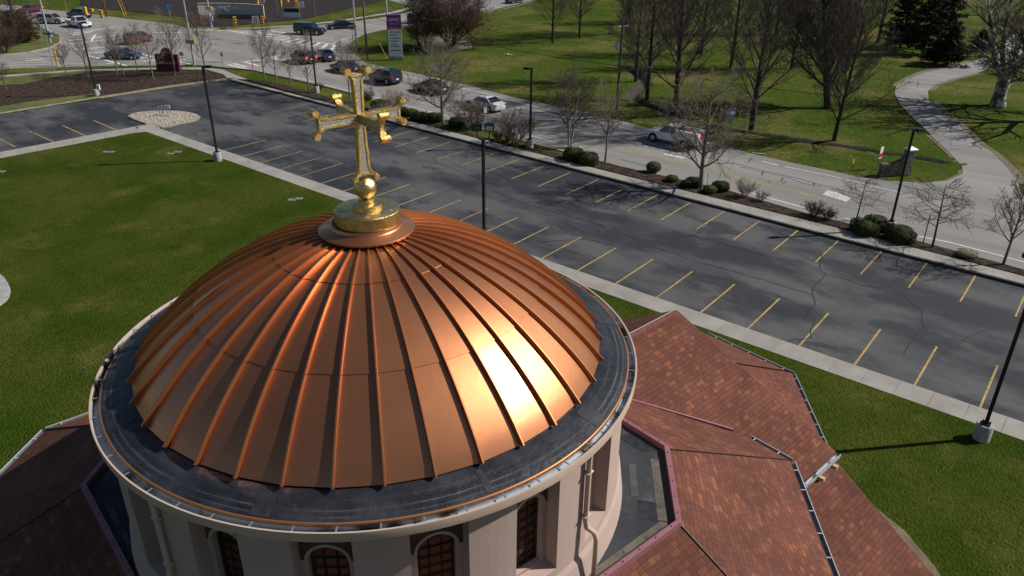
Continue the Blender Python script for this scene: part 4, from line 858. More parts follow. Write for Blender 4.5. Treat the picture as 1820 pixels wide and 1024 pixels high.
def board(px, wd, hh, z0, rz, label, face, name='sign', posts=(0,), cat='sign', post_m='galv', band=None, txt=None, grp=None):
    p = un(*px); o = empty(name, p, rz, label, cat, grp)
    for x in posts: mb = MB(); mb.box((x, .03, (z0+hh)/2), (.07, .05, z0+hh)); mb.build('post', K[post_m], o)
    mb = MB(); mb.box((0, 0, z0+hh/2), (wd, .03, hh)); mb.build('panel', K[face], o)
    if band: mb = MB(); mb.box((0, -.022, z0+hh*band[1]), (wd*.96, .012, hh*band[2])); mb.build('band', K[band[0]], o)
    if txt: text(txt[0], txt[1], (0, -.03, z0+hh*txt[2]), (R(90), 0, 0), K[txt[3]], o)
    return o
board((520,32), 3.0, 1.7, .1, ra-.05, 'white and dark purple banner staked in the grass right of the stone sign', 'white', 'banner', (-1.45, 1.45), 'banner', band=('dark', .75, .42))
board((787,135), 2.3, 1.3, .25, ra-.1, 'pale white banner on the lawn behind the roadside tree', 'sign_back', 'banner', (-1.1, 1.1), 'banner')
board((305,43), 1.0, .95, 2.6, ra, 'blue hospital sign on a grey post left of the stone sign', 'blue_sign', 'road_sign', txt=('H', .8, .5, 'white'))
board((1293,245), 1.0, .75, 2.0, ra+.35, 'blue road sign on two thin posts among the park trees', 'blue_sign', 'road_sign', (-.3, .3), band=('white', .5, .35))
board((628,80), .8, .75, 2.2, ra, 'small white sign left of the signal pole by the pylon lawn', 'sign_back', 'road_sign', band=('dark', .5, .3))
board((863,233), .45, .6, 1.75, ra+.9, 'grey back of a small road sign above the leafless bush by the kerb', 'sign_back', 'road_sign')
board((1560,300), .5, 1.0, .9, ra+.7, 'white and red yard sign on a stake left of the stone pillar', 'white', 'yard_sign', (.0,), band=('red', .3, .35), post_m='wood_pole')
board((1514,302), .22, .35, .55, ra+.4, 'small orange flag on a stake beside the park road', 'signal', 'marker_flag', cat='flag', post_m='wood_pole')
board((326,117), .5, .5, 1.3, ra, 'small grey sign post left of the walk corner signal pole', 'sign_back', 'road_sign')
board((397,118), .35, .5, 1.3, ra, 'small grey sign post right of the walk corner signal pole', 'sign_back', 'road_sign')
board((495,32), .12, .3, 3.0, ra, 'thin grey post left of the purple banner', 'sign_back', 'road_sign'); board((561,31), .12, .3, 3.0, ra, 'thin grey post right of the purple banner', 'sign_back', 'road_sign'); board((119,19), .12, .3, 3.2, ra, 'thin green-grey post on the grass bank, top left', 'sign_back', 'road_sign'); board((908,18), .12, .3, 3.0, ra, 'thin pale post where the park lawn meets the upper road', 'sign_back', 'road_sign')
board((77,82), .5, 1.0, 2.2, ra, 'grey road sign in front of the golden evergreen shrub', 'sign_back', 'road_sign')
board((1602,100), .3, .3, 1.0, ra, 'short signpost under the dark evergreens', 'sign_back', 'road_sign') if False else None
def post(px, h, r_, m, name, label, cat):
    mb = MB(); mb.path([(0, 0, 0), (0, 0, h)], r_, 8); mb.sphere((0, 0, h), r_*1.15, 8, 5); o = mb.build(name, K[m], loc=un(*px)); tag(o, label, cat); return o
post((103,118), 1.9, .13, 'signal', 'marker_post', 'yellow marker post on the verge of the left street', 'marker post'); post((450,124), 1.5, .05, 'red', 'marker_post', 'thin red marker post at the kerb left of the queue of cars', 'marker post'); post((1257,331), 1.1, .05, 'white', 'marker_post', 'short white and blue stake behind the round shrubs', 'marker post')
# street name tape on left pole
o = empty('street_name_sign', un(84,60,4.8), ra, 'green street name sign beside the far left signal pole', 'street sign'); mb = MB(); mb.box((0, 0, 0), (1.1, .04, .25)); mb.build('panel', mat('green_sign', (.02, .25, .16), .5), o); mb = MB(); mb.box((-.3, .03, -2.4), (.06, .05, 4.8)); mb.build('post', K['galv'], o)
# small wooden cross
p = un(759, 218, .06); o = empty('wooden_cross', p, ra, 'thin brown wooden cross planted behind the round shrubs', 'cross'); mb = MB(); mb.box((0, 0, .65), (.07, .07, 1.3)); mb.build('upright', K['wood_pole'], o); mb = MB(); mb.box((0, -.002, .95), (.6, .07, .07)); mb.build('crossbar', K['wood_pole'], o)
# burgundy monument sign
p = un(301, 126, .05); o = empty('church_sign', p, ra-.1, 'burgundy arched sign standing in the corner mulch bed', 'sign')
mb = MB(); mb.box((0, 0, .3), (3.1, .6, .6)); mb.box((-1.35, 0, 1.35), (.32, .45, 1.5)); mb.box((1.35, 0, 1.35), (.32, .45, 1.5)); mb.build('base', K['burgundy'], o)
mb = MB(); pr2 = [(-1.2, .58), (1.2, .58), (1.2, 2.1), (.75, 2.15), (.6, 2.55), (.3, 2.85), (0, 2.93), (-.3, 2.85), (-.6, 2.55), (-.75, 2.15), (-1.2, 2.1)]
mb.face([(x, -.12, z) for x, z in pr2]); mb.face([(x, .12, z) for x, z in reversed(pr2)])
for i in range(len(pr2)): (xa, za), (xb, zb2) = pr2[i], pr2[(i+1) % len(pr2)]; mb.face([(xa, -.12, za), (xa, .12, za), (xb, .12, zb2), (xb, -.12, zb2)])
mb.build('arched_panel', K['burgundy'], o); mb = MB(); mb.box((0, -.14, 1.0), (2.2, .03, .25)); mb.build('name_band', mat('pale_red', (.35, .2, .2), .6), o); mb = MB(); mb.path([(0, -.13, 2.25), (0, -.15, 2.25)], .3, 20); mb.build('emblem', K['burgundy'], o)
# stone pillar with wing wall at the park drive
p = un(1608, 310); o = empty('stone_gatepost', p, ra+.25, 'stone gate pillar with pale cap and low curved wall at the park drive', 'gate pillar')
stm = mat('gate_stone', (.10, .09, .075), .95, col2=(.20, .175, .14), scale=4, det=3, spread=(.45, .55), bump=3, bscale=8)
mb = MB(); mb.box((0, 0, 1.05), (.62, .62, 2.1)); mb.build('pillar', stm, o)
mb = MB(); mb.box((0, 0, 2.14), (.84, .84, .1)); k = len(mb.v); mb.v += [(-.42,-.42,2.19),(.42,-.42,2.19),(.42,.42,2.19),(-.42,.42,2.19),(0,0,2.42)]
for f in ((0,1,4),(1,2,4),(2,3,4),(3,0,4)): mb.f.append(tuple(k+i for i in f)); mb.m.append(0)
mb.build('cap', K['galv'], o); mb = MB()
for i in range(10):
    x0_ = -.31-i*.21; h_ = 1.6-.55*math.sin(min(1, i/5)*math.pi/2); mb.box((x0_-.105, .05*i*.3, h_/2), (.212, .4, h_))
mb.build('wing_wall', stm, o)
mb = MB(); mb.box((0, 0, .12), (.25, .08, .25)); mb.path([(0, 0, .2), (.1, 0, .45)], .03, 5); o = mb.build('survey_stake', K['concrete'], loc=un(1677, 289)); tag(o, 'small pale marker at the end of the creek bed', 'stake')
# utility bits in the stone island
p = un(291, 205, .12); o = empty('utility_riser', p, ra, 'grey utility risers and meter box on the stone island', 'utility riser')
mb = MB(); mb.path([(-.35, 0, 0), (-.35, 0, .95)], .05, 8); mb.path([(-.05, 0, 0), (-.05, 0, 1.05)], .05, 8); mb.box((.45, .1, .85), (.55, .2, .35)); mb.path([(.45, .1, 0), (.45, .1, .7)], .04, 6); mb.build('riser', K['galv'], o); mb = MB(); mb.box((0, -.3, .05), (1.6, .35, .12)); mb.build('pad', K['concrete_grey'], o)
# trash bin-like electrical stub on farL base
mb = MB(); mb.box((0, 0, .5), (.3, .2, .55)); mb.path([(-.1, 0, 0), (-.1, 0, .5)], .03, 6); o = mb.build('electric_box', K['white'], loc=un(176, 160, .75)-Vector((0, 0, .2)), rz=ra); tag(o, 'small white electric box behind the lamp base in the corner bed', 'electric box')
# lawn plates
for (u, v, lab) in ((193,270,'larger grey cover plate in the lawn, upper left of the lamp shadow'), (303,273,'left of the two cover plates near the walk corner'), (316,270,'right of the two cover plates near the walk corner'), (519,355,'left cover plate just left of the gold base'), (531,353,'right cover plate just left of the gold base'), (2,305,'cover plate at the far left edge of the lawn')):
    mb = MB(); mb.box((0, 0, .0), (.95 if u in (193,) else .6, .45, .04), ra); mb.box((0, .12, .022), (.35, .06, .01), ra, m=1); o = mb.build('cover_plate', [K['plate'], K['dark']], loc=un(u, v, .125)); tag(o, lab, 'cover plate', 'cover plates in the church lawn')
mb = MB(); mb.box((0, 0, 0), (1.1, .3, .06), ra-.3); o = mb.build('drain_cover', K['concrete'], loc=un(1348, 273)); tag(o, 'pale concrete drain slab at the edge of the park grass', 'drain')
mb = MB(); random.seed(8)
for k in range(7): mb.sphere((random.uniform(-.7, .7), random.uniform(-.3, .3), .02), random.uniform(.12, .25), 7, 5, sc=(1, 1, .5))
o = mb.build('rubble_heap', K['stone'], loc=un(903, 97)); tag(o, 'small pale rubble heap out on the park lawn', 'rubble')
# ------------------------------------------------------------------ vehicles
def paint(name, c, metal=.3): return mat('paint_'+name, c, .28, metal, coat=1, col2=tuple(x*.93 for x in c), scale=3)
PT = {'white': paint('white', (.72, .73, .75), 0), 'black': paint('black', (.010, .011, .014)), 'blue': paint('blue', (.02, .07, .20)), 'navy': paint('navy', (.018, .032, .075)), 'maroon': paint('maroon', (.10, .012, .02)), 'grey': paint('grey', (.035, .037, .042)), 'green': paint('green', (.03, .055, .055)), 'beige': paint('beige', (.48, .44, .38), .2), 'red': paint('red', (.12, .008, .015)), 'brown': paint('brown', (.05, .03, .03))}
SHAPE = {
 'sedan': dict(L=4.85, W=1.84, low=[(-.5,.55,.72,.40),(-.49,.92,.86,.30),(-.40,1.0,.95,.22),(-.2,.99,1,.2),(0,.97,1,.2),(.2,.95,1,.2),(.36,.86,.97,.22),(.46,.74,.88,.26),(.5,.56,.72,.34)], cab=[(-.37,.21),(-.2,.05)], belt=.93, roof=1.45, rw=.74, wr=.33),
 'suv': dict(L=4.75, W=1.90, low=[(-.5,.62,.8,.42),(-.49,1.08,.92,.36),(-.40,1.12,.97,.3),(-.2,1.12,1,.28),(0,1.1,1,.28),(.2,1.08,1,.28),(.36,1.02,.97,.3),(.47,.9,.9,.34),(.5,.62,.75,.4)], cab=[(-.485,.24),(-.44,.08)], belt=1.08, roof=1.70, rw=.80, wr=.37),
 'bigsuv': dict(L=5.2, W=2.02, low=[(-.5,.65,.85,.45),(-.49,1.2,.95,.4),(-.40,1.22,.98,.34),(-.2,1.22,1,.32),(0,1.2,1,.32),(.2,1.18,1,.32),(.38,1.13,.98,.34),(.48,1.02,.94,.38),(.5,.7,.84,.42)], cab=[(-.49,.20),(-.455,.09)], belt=1.18, roof=1.88, rw=.84, wr=.41),
 'pickup': dict(L=5.4, W=1.92, low=[(-.5,.6,.9,.5),(-.495,.72,.96,.45),(-.40,.74,.99,.42),(-.2,.74,1,.38),(-.13,.74,1,.36),(-.12,1.16,1,.36),(.2,1.14,1,.36),(.38,1.08,.98,.38),(.48,.98,.93,.42),(.5,.65,.82,.46)], cab=[(-.12,.23),(-.105,.11)], belt=1.13, roof=1.80, rw=.80, wr=.40),
}
def vehicle(name, shape, pm, front, rear, label, cat='car', brake=False, lift=.006, grp='cars at the junction', nose=None):
    sh = SHAPE[shape]; A, B = un(*front), un(*rear); mid = (A+B)/2; d = (A-B); rz = math.atan2(d.y, d.x) if nose is None else nose
    o = empty(name, (mid.x, mid.y, lift), rz, label, cat, grp); Ln, W = sh['L'], sh['W']; P = PT[pm]
    mb = MB(); secs = []
    for (fx, zt_, wf, zb2) in sh['low']:
        x = fx*Ln; w_ = W/2*wf
        secs.append([(x, -w_*.9, zb2), (x, -w_, zb2+.12), (x, -w_, zb2+(zt_-zb2)*.6), (x, -w_*.93, zt_-.03), (x, -w_*.7, zt_), (x, w_*.7, zt_), (x, w_*.93, zt_-.03), (x, w_, zb2+(zt_-zb2)*.6), (x, w_, zb2+.12), (x, w_*.9, zb2)])
    n = 10
    for s_ in secs: mb.v += s_
    for i in range(len(secs)-1):
        for j in range(n): a = i*n+j; c = i*n+(j+1) % n; mb.f.append((a, c, c+n, a+n)); mb.m.append(0)
    mb.f.append(tuple(range(n))[::-1]); mb.m.append(0); mb.f.append(tuple((len(secs)-1)*n+j for j in range(n))); mb.m.append(0)
    body = mb.build('body', P, o, smooth=True, sharp=38)
    (x0_, x1_), (t0_, t1_) = sh['cab']; zb2, zr_ = sh['belt'], sh['roof']; wb, wt = W/2*.93, W/2*sh['rw']
    x0_, x1_, t0_, t1_ = x0_*Ln, x1_*Ln, t0_*Ln, t1_*Ln; g_ = MB(); zg = zr_-.05
    b8 = [(x0_, -wb, zb2), (x1_, -wb, zb2), (x1_, wb, zb2), (x0_, wb, zb2), (t0_, -wt, zg), (t1_, -wt, zg), (t1_, wt, zg), (t0_, wt, zg)]
    g_.v = b8; g_.f = [(0,1,5,4),(1,2,6,5),(2,3,7,6),(3,0,4,7)]; g_.m = [0]*4; g_.build('windows', K['glass'], o)
    r_ = MB(); 
    lv = [[(t0_-.06, -wt-.02), (t1_+.05, -wt-.02), (t1_+.05, wt+.02), (t0_-.06, wt+.02)], [(t0_+.12, -wt+.1), (t1_-.1, -wt+.1), (t1_-.1, wt-.1), (t0_+.12, wt-.1)]]
    r_.v = [(x, y, zg) for x, y in lv[0]]+[(x, y, zr_) for x, y in lv[1]]; r_.f = [(0,1,5,4),(1,2,6,5),(2,3,7,6),(3,0,4,7),(4,5,6,7)]; r_.m = [0]*5
    for sy in (-1, 1):
        for (xa, xb) in ((x0_, t0_), (x1_, t1_)): r_.path([(xa, sy*wb, zb2-.02), (xb, sy*wt, zg)], .045, 4)
        for f_ in (.42,) if shape == 'pickup' else (.34, .68):
            xa = x0_+(x1_-x0_)*f_; xb = t0_+(t1_-t0_)*f_; r_.path([(xa, sy*(wb+.0), zb2-.02), (xb, sy*wt, zg)], .03, 4)
    r_.build('roof', P, o, smooth=False)
    wx = .30*Ln; wr = sh['wr']
    for sx in (-1, 1):
        for sy in (-1, 1):
            yy = sy*(W/2-.1); wx_ = sx*wx+(.02*Ln if sx > 0 else .0)
            ar = MB(); ar.path([(wx_, yy-.12*sy, wr+.02), (wx_, sy*(W/2+.004), wr+.02)], wr+.07, 20); ar.build('wheel_arch', K['dark'], o)
            wh = MB(); wh.path([(wx_, yy-.11, wr), (wx_, yy+.125*1 if sy > 0 else yy+.11, wr)], wr, 20) if sy > 0 else wh.path([(wx_, yy-.125, wr), (wx_, yy+.11, wr)], wr, 20)
            w1 = wh.build('wheel', K['tyre'], o); rm = MB(); ys_ = sy*(W/2+.028); rm.path([(wx_, ys_-.01*sy, wr), (wx_, ys_, wr)], wr*.62, 14); rm.build('rim', K['rim'], w1)
    zl = secs[-2][3][2]-.1; wl_ = W/2
    for sy in (-1, 1):
        h_ = MB(); h_.box((Ln*.478, sy*wl_*.68, zl), (.12, .36, .13), rot=Matrix.Rotation(-sy*.35, 3, 'Z')); h_.build('headlight', K['lampglass'], o)
        h_ = MB(); zt_ = sh['low'][1][1]-.14; h_.box((-Ln*.488, sy*wl_*.78, zt_), (.10, .26, .30 if shape != 'sedan' else .16)); h_.build('taillight', K['braking'] if brake else K['taillight'], o)
        mm = MB(); mm.box((x1_-.25, sy*(W/2+.07), zb2+.06), (.14, .18, .13)); mm.build('mirror', P, o)
    gr = MB(); gr.box((Ln*.487, 0, zl-.05), (.06, W*.42, .16)); gr.build('grille', K['dark'], o)
    pl = MB(); pl.box((-Ln*.499, 0, .72), (.03, .4, .14)); pl.build('number_plate', K['white'], o)
    if shape == 'pickup':
        bd = MB(); xr = -.495*Ln; xf = -.125*Ln
        for sy in (-1, 1): bd.box(((xr+xf)/2, sy*W/2*.95, .93), (xf-xr, .09, .42))
        bd.box((xr+.03, 0, .92), (.07, W*.88, .4)); bd.build('bed_side', P, o); bl_ = MB(); bl_.box(((xr+xf)/2, 0, .752), (xf-xr-.1, W*.86, .02)); bl_.build('bed_liner', K['dark'], o)
    return o
st = R(175)   # queue faces the junction
vehicle('sedan', 'sedan', 'white', (838,190), (886,197), 'white sedan with dark sunroof driving past the bare roadside tree', nose=R(176))
vehicle('station_wagon', 'sedan', 'grey', (742,160), (790,168), 'dark grey car half hidden by roadside twigs, behind the white sedan', nose=R(176))
vehicle('suv', 'suv', 'navy', (662,143), (708,150), 'navy blue SUV just right of the top of the cross', nose=R(177))
vehicle('hatchback', 'sedan', 'black', (592,124), (636,131), 'black car behind the left top curl of the cross', nose=R(176))
vehicle('minivan', 'suv', 'brown', (520,108), (560,113), 'dark brown minivan waiting behind a leafless street tree', brake=True, nose=R(172))
vehicle('sedan', 'sedan', 'navy', (561,104), (594,108), 'dark blue sedan squeezed beside the brown minivan', nose=R(160))
vehicle('suv', 'bigsuv', 'black', (572,62), (532,60), 'boxy black SUV crossing the zebra stripes')
vehicle('sedan', 'sedan', 'black', (587,52), (622,50), 'glossy black sedan following the kerb beyond the boxy SUV')
vehicle('suv', 'suv', 'grey', (764,37), (728,42), 'dark grey SUV partly behind the brown thicket')
vehicle('suv', 'suv', 'green', (124,30), (160,33), 'dark green SUV behind the hanging traffic lights')
vehicle('pickup_truck', 'pickup', 'white', (160,51), (124,45), 'white pickup truck with open bed at the stop line', 'pickup truck')
vehicle('station_wagon', 'suv', 'beige', (111,42), (78,41), 'pale beige wagon behind the leaning signal pole')
vehicle('sedan', 'sedan', 'red', (40,24), (70,20), 'dark red car with lit brake lights at the top left', brake=True)
vehicle('sedan', 'sedan', 'green', (30,37), (2,30), 'dark car mostly hidden behind the top left tree')
vehicle('suv', 'suv', 'maroon', (264,72), (231,80), 'maroon SUV turning in the middle of the junction')
vehicle('sedan', 'sedan', 'blue', (245,105), (198,104), 'bright blue sedan behind the thin corner trees')
vehicle('suv', 'suv', 'grey', (895,8), (932,3), 'dark car at the very top edge on the upper road')
# utility truck
o = vehicle('utility_truck', 'pickup', 'white', (1160,246), (1236,264), 'white utility truck with ladder rack behind the large roadside tree', 'truck', nose=R(178)); SL = 5.4
mb = MB()
for sy in (-1, 1): mb.box((-1.75, sy*.78, 1.15), (2.35, .42, .75))
mb.build('tool_box', PT['white'], o)
mb = MB()
for sy in (-1, 1):
    for x in (-2.8, -.7, .35): mb.path([(x, sy*.85, 1.3), (x, sy*.85, 2.1)], .03, 5)
    mb.path([(-2.9, sy*.85, 2.1), (1.6, sy*.8, 2.1)], .035, 5)
for x in (-2.8, -1.7, -.7, .35, 1.4): mb.path([(x, -.85, 2.1), (x, .85, 2.1)], .03, 5)
mb.build('ladder_rack', K['rim'], o); mb = MB(); mb.box((-1.75, 0, 1.0), (2.0, .8, .25)); mb.box((-1.2, .1, 1.2), (.6, .5, .3)); mb.build('load', K['red'], o)
# ------------------------------------------------------------------ vegetation
def grow(mb, tm, p, d, ln, r_, lvl, P, rnd):
    "one branch and its children; p start, d direction"
    n = 4 if lvl < 2 else 3 if lvl < 3 else 2
    pts = [p]; dd = d.normalized(); seg = ln/n; rs = [r_]
    for i in range(n):
        j = P['wob']*(1 if lvl else .35); dd = (dd+Vector((rnd.uniform(-j, j), rnd.uniform(-j, j), rnd.uniform(-j, j)+P['up'][min(lvl, len(P['up'])-1)])))
        dd.normalize(); pts.append(pts[-1]+dd*seg); rs.append(max(P['rmin'], r_*(1-(i+1)/n*(.72 if lvl < P['lv'] else .4))))
    (tm if lvl < P.get('tl', 1) else mb).path(pts, rs, (8, 5, 4, 3, 3, 3)[min(lvl, 5)], cap=False)
    if lvl >= P['lv']: return
    k = P['n'][lvl]; lo = P['lo'][lvl]
    for i in range(k):
        t = lo+(1-lo)*(i+rnd.random()*.8)/k; t = min(t, .99); x = t*n; i0 = min(int(x), n-1); q = pts[i0].lerp(pts[i0+1], x-i0); ax_ = (pts[i0+1]-pts[i0]).normalized()
        az = rnd.uniform(0, 6.283) if lvl else i*2.4+rnd.uniform(-.4, .4); side = ax_.orthogonal().normalized(); side = Matrix.Rotation(az, 3, ax_)@side
        an = R(rnd.uniform(*P['ang'][lvl])); nd = ax_*math.cos(an)+side*math.sin(an)
        l2 = ln*P['len'][lvl]*rnd.uniform(.75, 1.15)*(1-(t-lo)*P['tap'][lvl]); rr = max(P['rmin'], rs[i0]*(P['rr'] if not hasattr(P['rr'], '__len__') else P['rr'][lvl]))
        grow(mb, tm, q, nd, l2, rr, lvl+1, P, rnd)
def tree_proto(name, P, seed, bark, twig, label, cat='tree', stems=1):
    rnd = random.Random(seed); tm, mb = MB(), MB(); mb.mats = 0
    for s_ in range(stems):
        if stems == 1: d = Vector((P.get('lean', 0), 0, 1)); p = Vector((0, 0, -.1))
        else: a = s_*6.283/stems+rnd.random(); sp_ = P['splay']*rnd.uniform(.4, 1.1); d = Vector((math.cos(a)*sp_, math.sin(a)*sp_, 1)); p = Vector((math.cos(a)*.12, math.sin(a)*.12, -.05))
        grow(mb, tm, p, d, P['h']*(rnd.uniform(.8, 1.1) if stems > 1 else 1), P['r'], 0, P, rnd)
    o = empty(name, (0, 0, 0), 0, label, cat); tm.build('trunk', K[bark], o, smooth=True); mb.build('crown', K[twig], o); return o
PARK = dict(h=16.5, r=.27, wob=.07, up=(.0, .15, .07, .03, 0), rmin=.0085, lv=4, n=(40, 9, 7, 4), lo=(.15, .12, .15, .1), ang=((40, 66), (20, 42), (22, 50), (25, 60)), len=(.38, .50, .48, .52), tap=(.60, .45, .4, .3), rr=(.27, .42, .5, .6))
VASE = dict(h=15, r=.31, wob=.10, up=(0, .16, .08, .03, 0), rmin=.009, lv=4, n=(32, 10, 7, 4), lo=(.15, .12, .15, .1), ang=((36, 62), (20, 42), (22, 48), (25, 60)), len=(.50, .50, .48, .5), tap=(.5, .4, .4, .3), rr=(.32, .42, .5, .6))
STREET = dict(h=4.4, r=.08, wob=.12, up=(0, .16, .08, .03, 0), rmin=.0065, lv=4, n=(13, 6, 5, 3), lo=(.28, .2, .15, .15), ang=((32, 55), (25, 50), (25, 55), (25, 60)), len=(.55, .5, .55, .55), tap=(.5, .4, .3, .3), rr=.5)
BIGST = dict(h=7.6, r=.21, wob=.15, up=(0, .10, .06, .03, 0), rmin=.0075, lv=4, n=(18, 9, 7, 4), lo=(.2, .12, .12, .1), ang=((46, 76), (28, 55), (28, 60), (25, 60)), len=(.66, .52, .5, .5), tap=(.42, .4, .3, .3), rr=(.42, .48, .5, .6))
FINE = dict(h=3.0, r=.06, wob=.1, up=(0, .0, .0, 0, 0), rmin=.007, lv=3, n=(18, 7, 3), lo=(.35, .15, .15), ang=((60, 85), (30, 55), (25, 55)), len=(.62, .5, .5), tap=(.5, .4, .3), rr=.42)
BUSH = dict(h=1.7, r=.028, wob=.14, up=(0, .05, .04, 0), rmin=.006, lv=3, n=(6, 5, 4), lo=(.15, .15, .15), ang=((20, 45), (20, 50), (25, 60)), len=(.55, .55, .55), tap=(.3, .3, .3), rr=.6, splay=.75, tl=1)
SYC = dict(h=10, r=.62, wob=.22, up=(0, .14, .07, .02, 0), rmin=.014, lv=4, n=(9, 8, 7, 5), lo=(.14, .2, .2, .15), ang=((30, 62), (28, 55), (28, 60), (25, 60)), len=(1.0, .5, .5, .5), tap=(.35, .3, .3, .3), rr=.55, tl=2)
def plant(proto, px, sc, rz, label, first={}, name=None, z=0.0, grp=None, world=None):
    if id(proto) in first: o = copy_tree(proto)
    else: first[id(proto)] = 1; o = proto
    p = world or un(*px, z); o.location = p; s_ = sc if hasattr(sc, '__len__') else (sc, sc, sc); o.scale = s_; o.rotation_euler = (0, 0, rz); o['label'] = label
    if grp: o['group'] = grp
    return o
pk = [tree_proto('park_tree', PARK, 11+i, 'bark', 'twig', 'x') for i in range(3)]
vs = [tree_proto('park_tree', VASE, 31+i, 'bark', 'twig', 'x') for i in range(2)]
G1 = 'bare trees in the park'
plant(pk[0], (982,76), .80, .3, 'left of the two slender bare trees alone on the park lawn', grp=G1)
plant(pk[1], (1030,67), .82, 1.9, 'right of the two slender bare trees alone on the park lawn', grp=G1)
plant(pk[2], (1130,145), .95, .9, 'bare tree just right of the transformer pole', grp=G1)
plant(pk[0], (1150,177), 1.0, 2.2, 'bare tree standing inside the bend of the creek', grp=G1)
plant(vs[0], (1200,206), 1.05, .5, 'spreading bare tree on the creek bank, behind the utility truck', grp=G1)
plant(pk[1], (1246,96), .95, 4.0, 'distant bare tree behind the spreading creekside tree', grp=G1)
plant(pk[2], (1299,120), .9, 5.1, 'thin bare tree on the open grass between the big trees', grp=G1)
plant(vs[1], (1335,232), .98, 1.2, 'tall bare tree by the creek right of the blue road sign', grp=G1)
plant(pk[0], (1407,121), .9, 3.3, 'bare tree in the background behind the thicket', grp=G1)
plant(vs[0], (1482,250), .72, 2.9, 'slim bare tree leaning over the mown grass left of the drive', grp=G1)
lean = tree_proto('park_tree', dict(VASE, lean=-.25, h=13, n=(30, 12, 9, 6), r=.48, rr=(.34, .45, .5, .6), lo=(.12, .12, .12, .1), len=(.68, .54, .5, .5), ang=((32, 62), (22, 45), (22, 50), (25, 60))), 77, 'bark', 'twig', 'x'); plant(lean, (1472,192), 1.0, 0, 'dense broad bare tree with a thick trunk at the bend of the drive', grp=G1)
plant(vs[1], (1380,60), .95, .2, 'bare tree at the top edge above the park hollow', grp=G1); plant(vs[0], (1115,60), .95, 4.2, 'bare tree at the top edge behind the transformer pole', grp=G1); plant(vs[1], (1560,75), .9, 3.6, 'dark bare tree behind the evergreens at the top edge', grp=G1); plant(pk[1], (1190,40), 1.0, 2.5, 'hazy bare tree far back above the creek', grp=G1)
def sycamore():
    rnd = random.Random(5); tm, mb = MB(), MB(); P = dict(SYC, tl=3, up=(0, .06, .06, .03, 0), n=(9, 11, 8, 5), wob=.20)
    tm.path([(0, 0, -.3), (.0, 0, .1), (-.1, 0, 1.2), (-.05, .1, 2.4), (0, .1, 3.0)], [1.0, .78, .62, .66, .55], 12)
    for (x, y, z, l_, r_) in ((-.85, .1, .95, 9.5, .34), (-.30, .5, 1.2, 10.5, .30), (.12, -.3, 1.2, 9.5, .26), (.75, .2, .75, 9, .30), (.35, .6, 1.1, 9, .24), (-.6, -.5, .5, 5.5, .16), (.9, -.4, .35, 6, .18)):
        grow(mb, tm, Vector((x*.3, y*.3+.1, 2.5)), RT*x+Vector((-RT.y, RT.x, 0))*y+Vector((0, 0, z)), l_, r_, 1, P, rnd)
    o = empty('sycamore', (0, 0, 0), 0, 'x', 'tree'); tm.build('trunk', K['bark_syc'], o, smooth=True); mb.build('crown', K['bark_light'], o); return o
plant(sycamore(), (1773,187), 1.05, 0, 'pale-barked sycamore with crooked white limbs right of the drive')
syc2 = tree_proto('park_tree', dict(SYC, h=11), 15, 'bark', 'twig', 'x'); plant(syc2, (1850,215), .9, 2.2, 'dark bare tree at the right edge behind the sycamore', grp=G1)
plant(pk[2], (850,25), .36, .2, 'small bare tree on the verge of the upper road', grp=G1)
plant(vs[1], (26,36), .75, 2.2, 'bare spreading tree at the top left corner', grp='bare trees left of the junction')
# multi-stem thicket
th = tree_proto('thicket_tree', dict(h=8.0, r=.09, wob=.12, up=(0, .08, .05, .02), rmin=.011, lv=4, n=(10, 6, 5, 4), lo=(.12, .12, .15, .15), ang=((25, 55), (22, 50), (25, 55), (25, 60)), len=(.6, .55, .52, .5), tap=(.4, .3, .3, .3), rr=.55, splay=.8), 3, 'bark', 'twig_red', 'x', 'thicket', 15)
plant(th, (800,86), (1.15, 1.15, .95), 0, 'wide rusty brown leafless thicket beside the purple pylon lawn'); th2 = tree_proto('thicket_tree', dict(h=3.2, r=.04, wob=.14, up=(0, .08, .05, 0), rmin=.009, lv=3, n=(9, 6, 5), lo=(.1, .15, .15), ang=((25, 55), (22, 50), (25, 60)), len=(.6, .55, .5), tap=(.3, .3, .3), rr=.55, splay=.9), 9, 'bark', 'twig_red', 'x', 'thicket', 12)
plant(th2, (752,86), 1.1, 0, 'lower leafless brush at the left foot of the rusty thicket'); plant(pk[1], (744,88), .55, 1, 'slender bare tree rising from the left side of the rusty thicket', grp=G1); plant(pk[0], (765,84), .62, 4, 'bare tree rising in the middle of the rusty thicket', grp=G1)
plant(th2, (30,80), 1.5, 1, 'tangled brown brush on the left corner verge'); plant(th2, (10,95), 1.0, 2, 'pale dry brush at the far left edge')
# street trees
sts = [tree_proto('street_tree', STREET, 51+i, 'bark_light', 'twig_light', 'x') for i in range(4)]
big = tree_proto('roadside_tree', BIGST, 8, 'bark_light', 'twig_light', 'x'); fine = tree_proto('ornamental_tree', FINE, 2, 'bark', 'twig', 'x')
G2 = 'small bare street trees'
lst = [((157,138),1.0,'bare sapling left of the corner bed lamp post'),((208,131),1.0,'bare sapling in front of the blue sedan, left'),((221,138),.95,'short bare tree in front of the blue sedan, middle'),((245,126),1.05,'bare sapling between the blue sedan and the maroon SUV'),((273,142),1.15,'bare tree just left of the burgundy sign'),((311,133),1.35,'bare tree crossing the right side of the burgundy sign'),((366,130),1.35,'bare tree right of the corner signal pole'),
       ((471,142),1.25,'bare street tree at the left end of the grass strip'),((492,148),.95,'second bare street tree along the grass strip'),((517,154),.9,'third bare street tree along the grass strip'),((549,163),1.2,'rusty twigged tree in front of the brown minivan'),((622,176),1.2,'bare tree behind the upright of the cross'),((661,183),.85,'thin bare tree beside the dark round evergreen bush')]
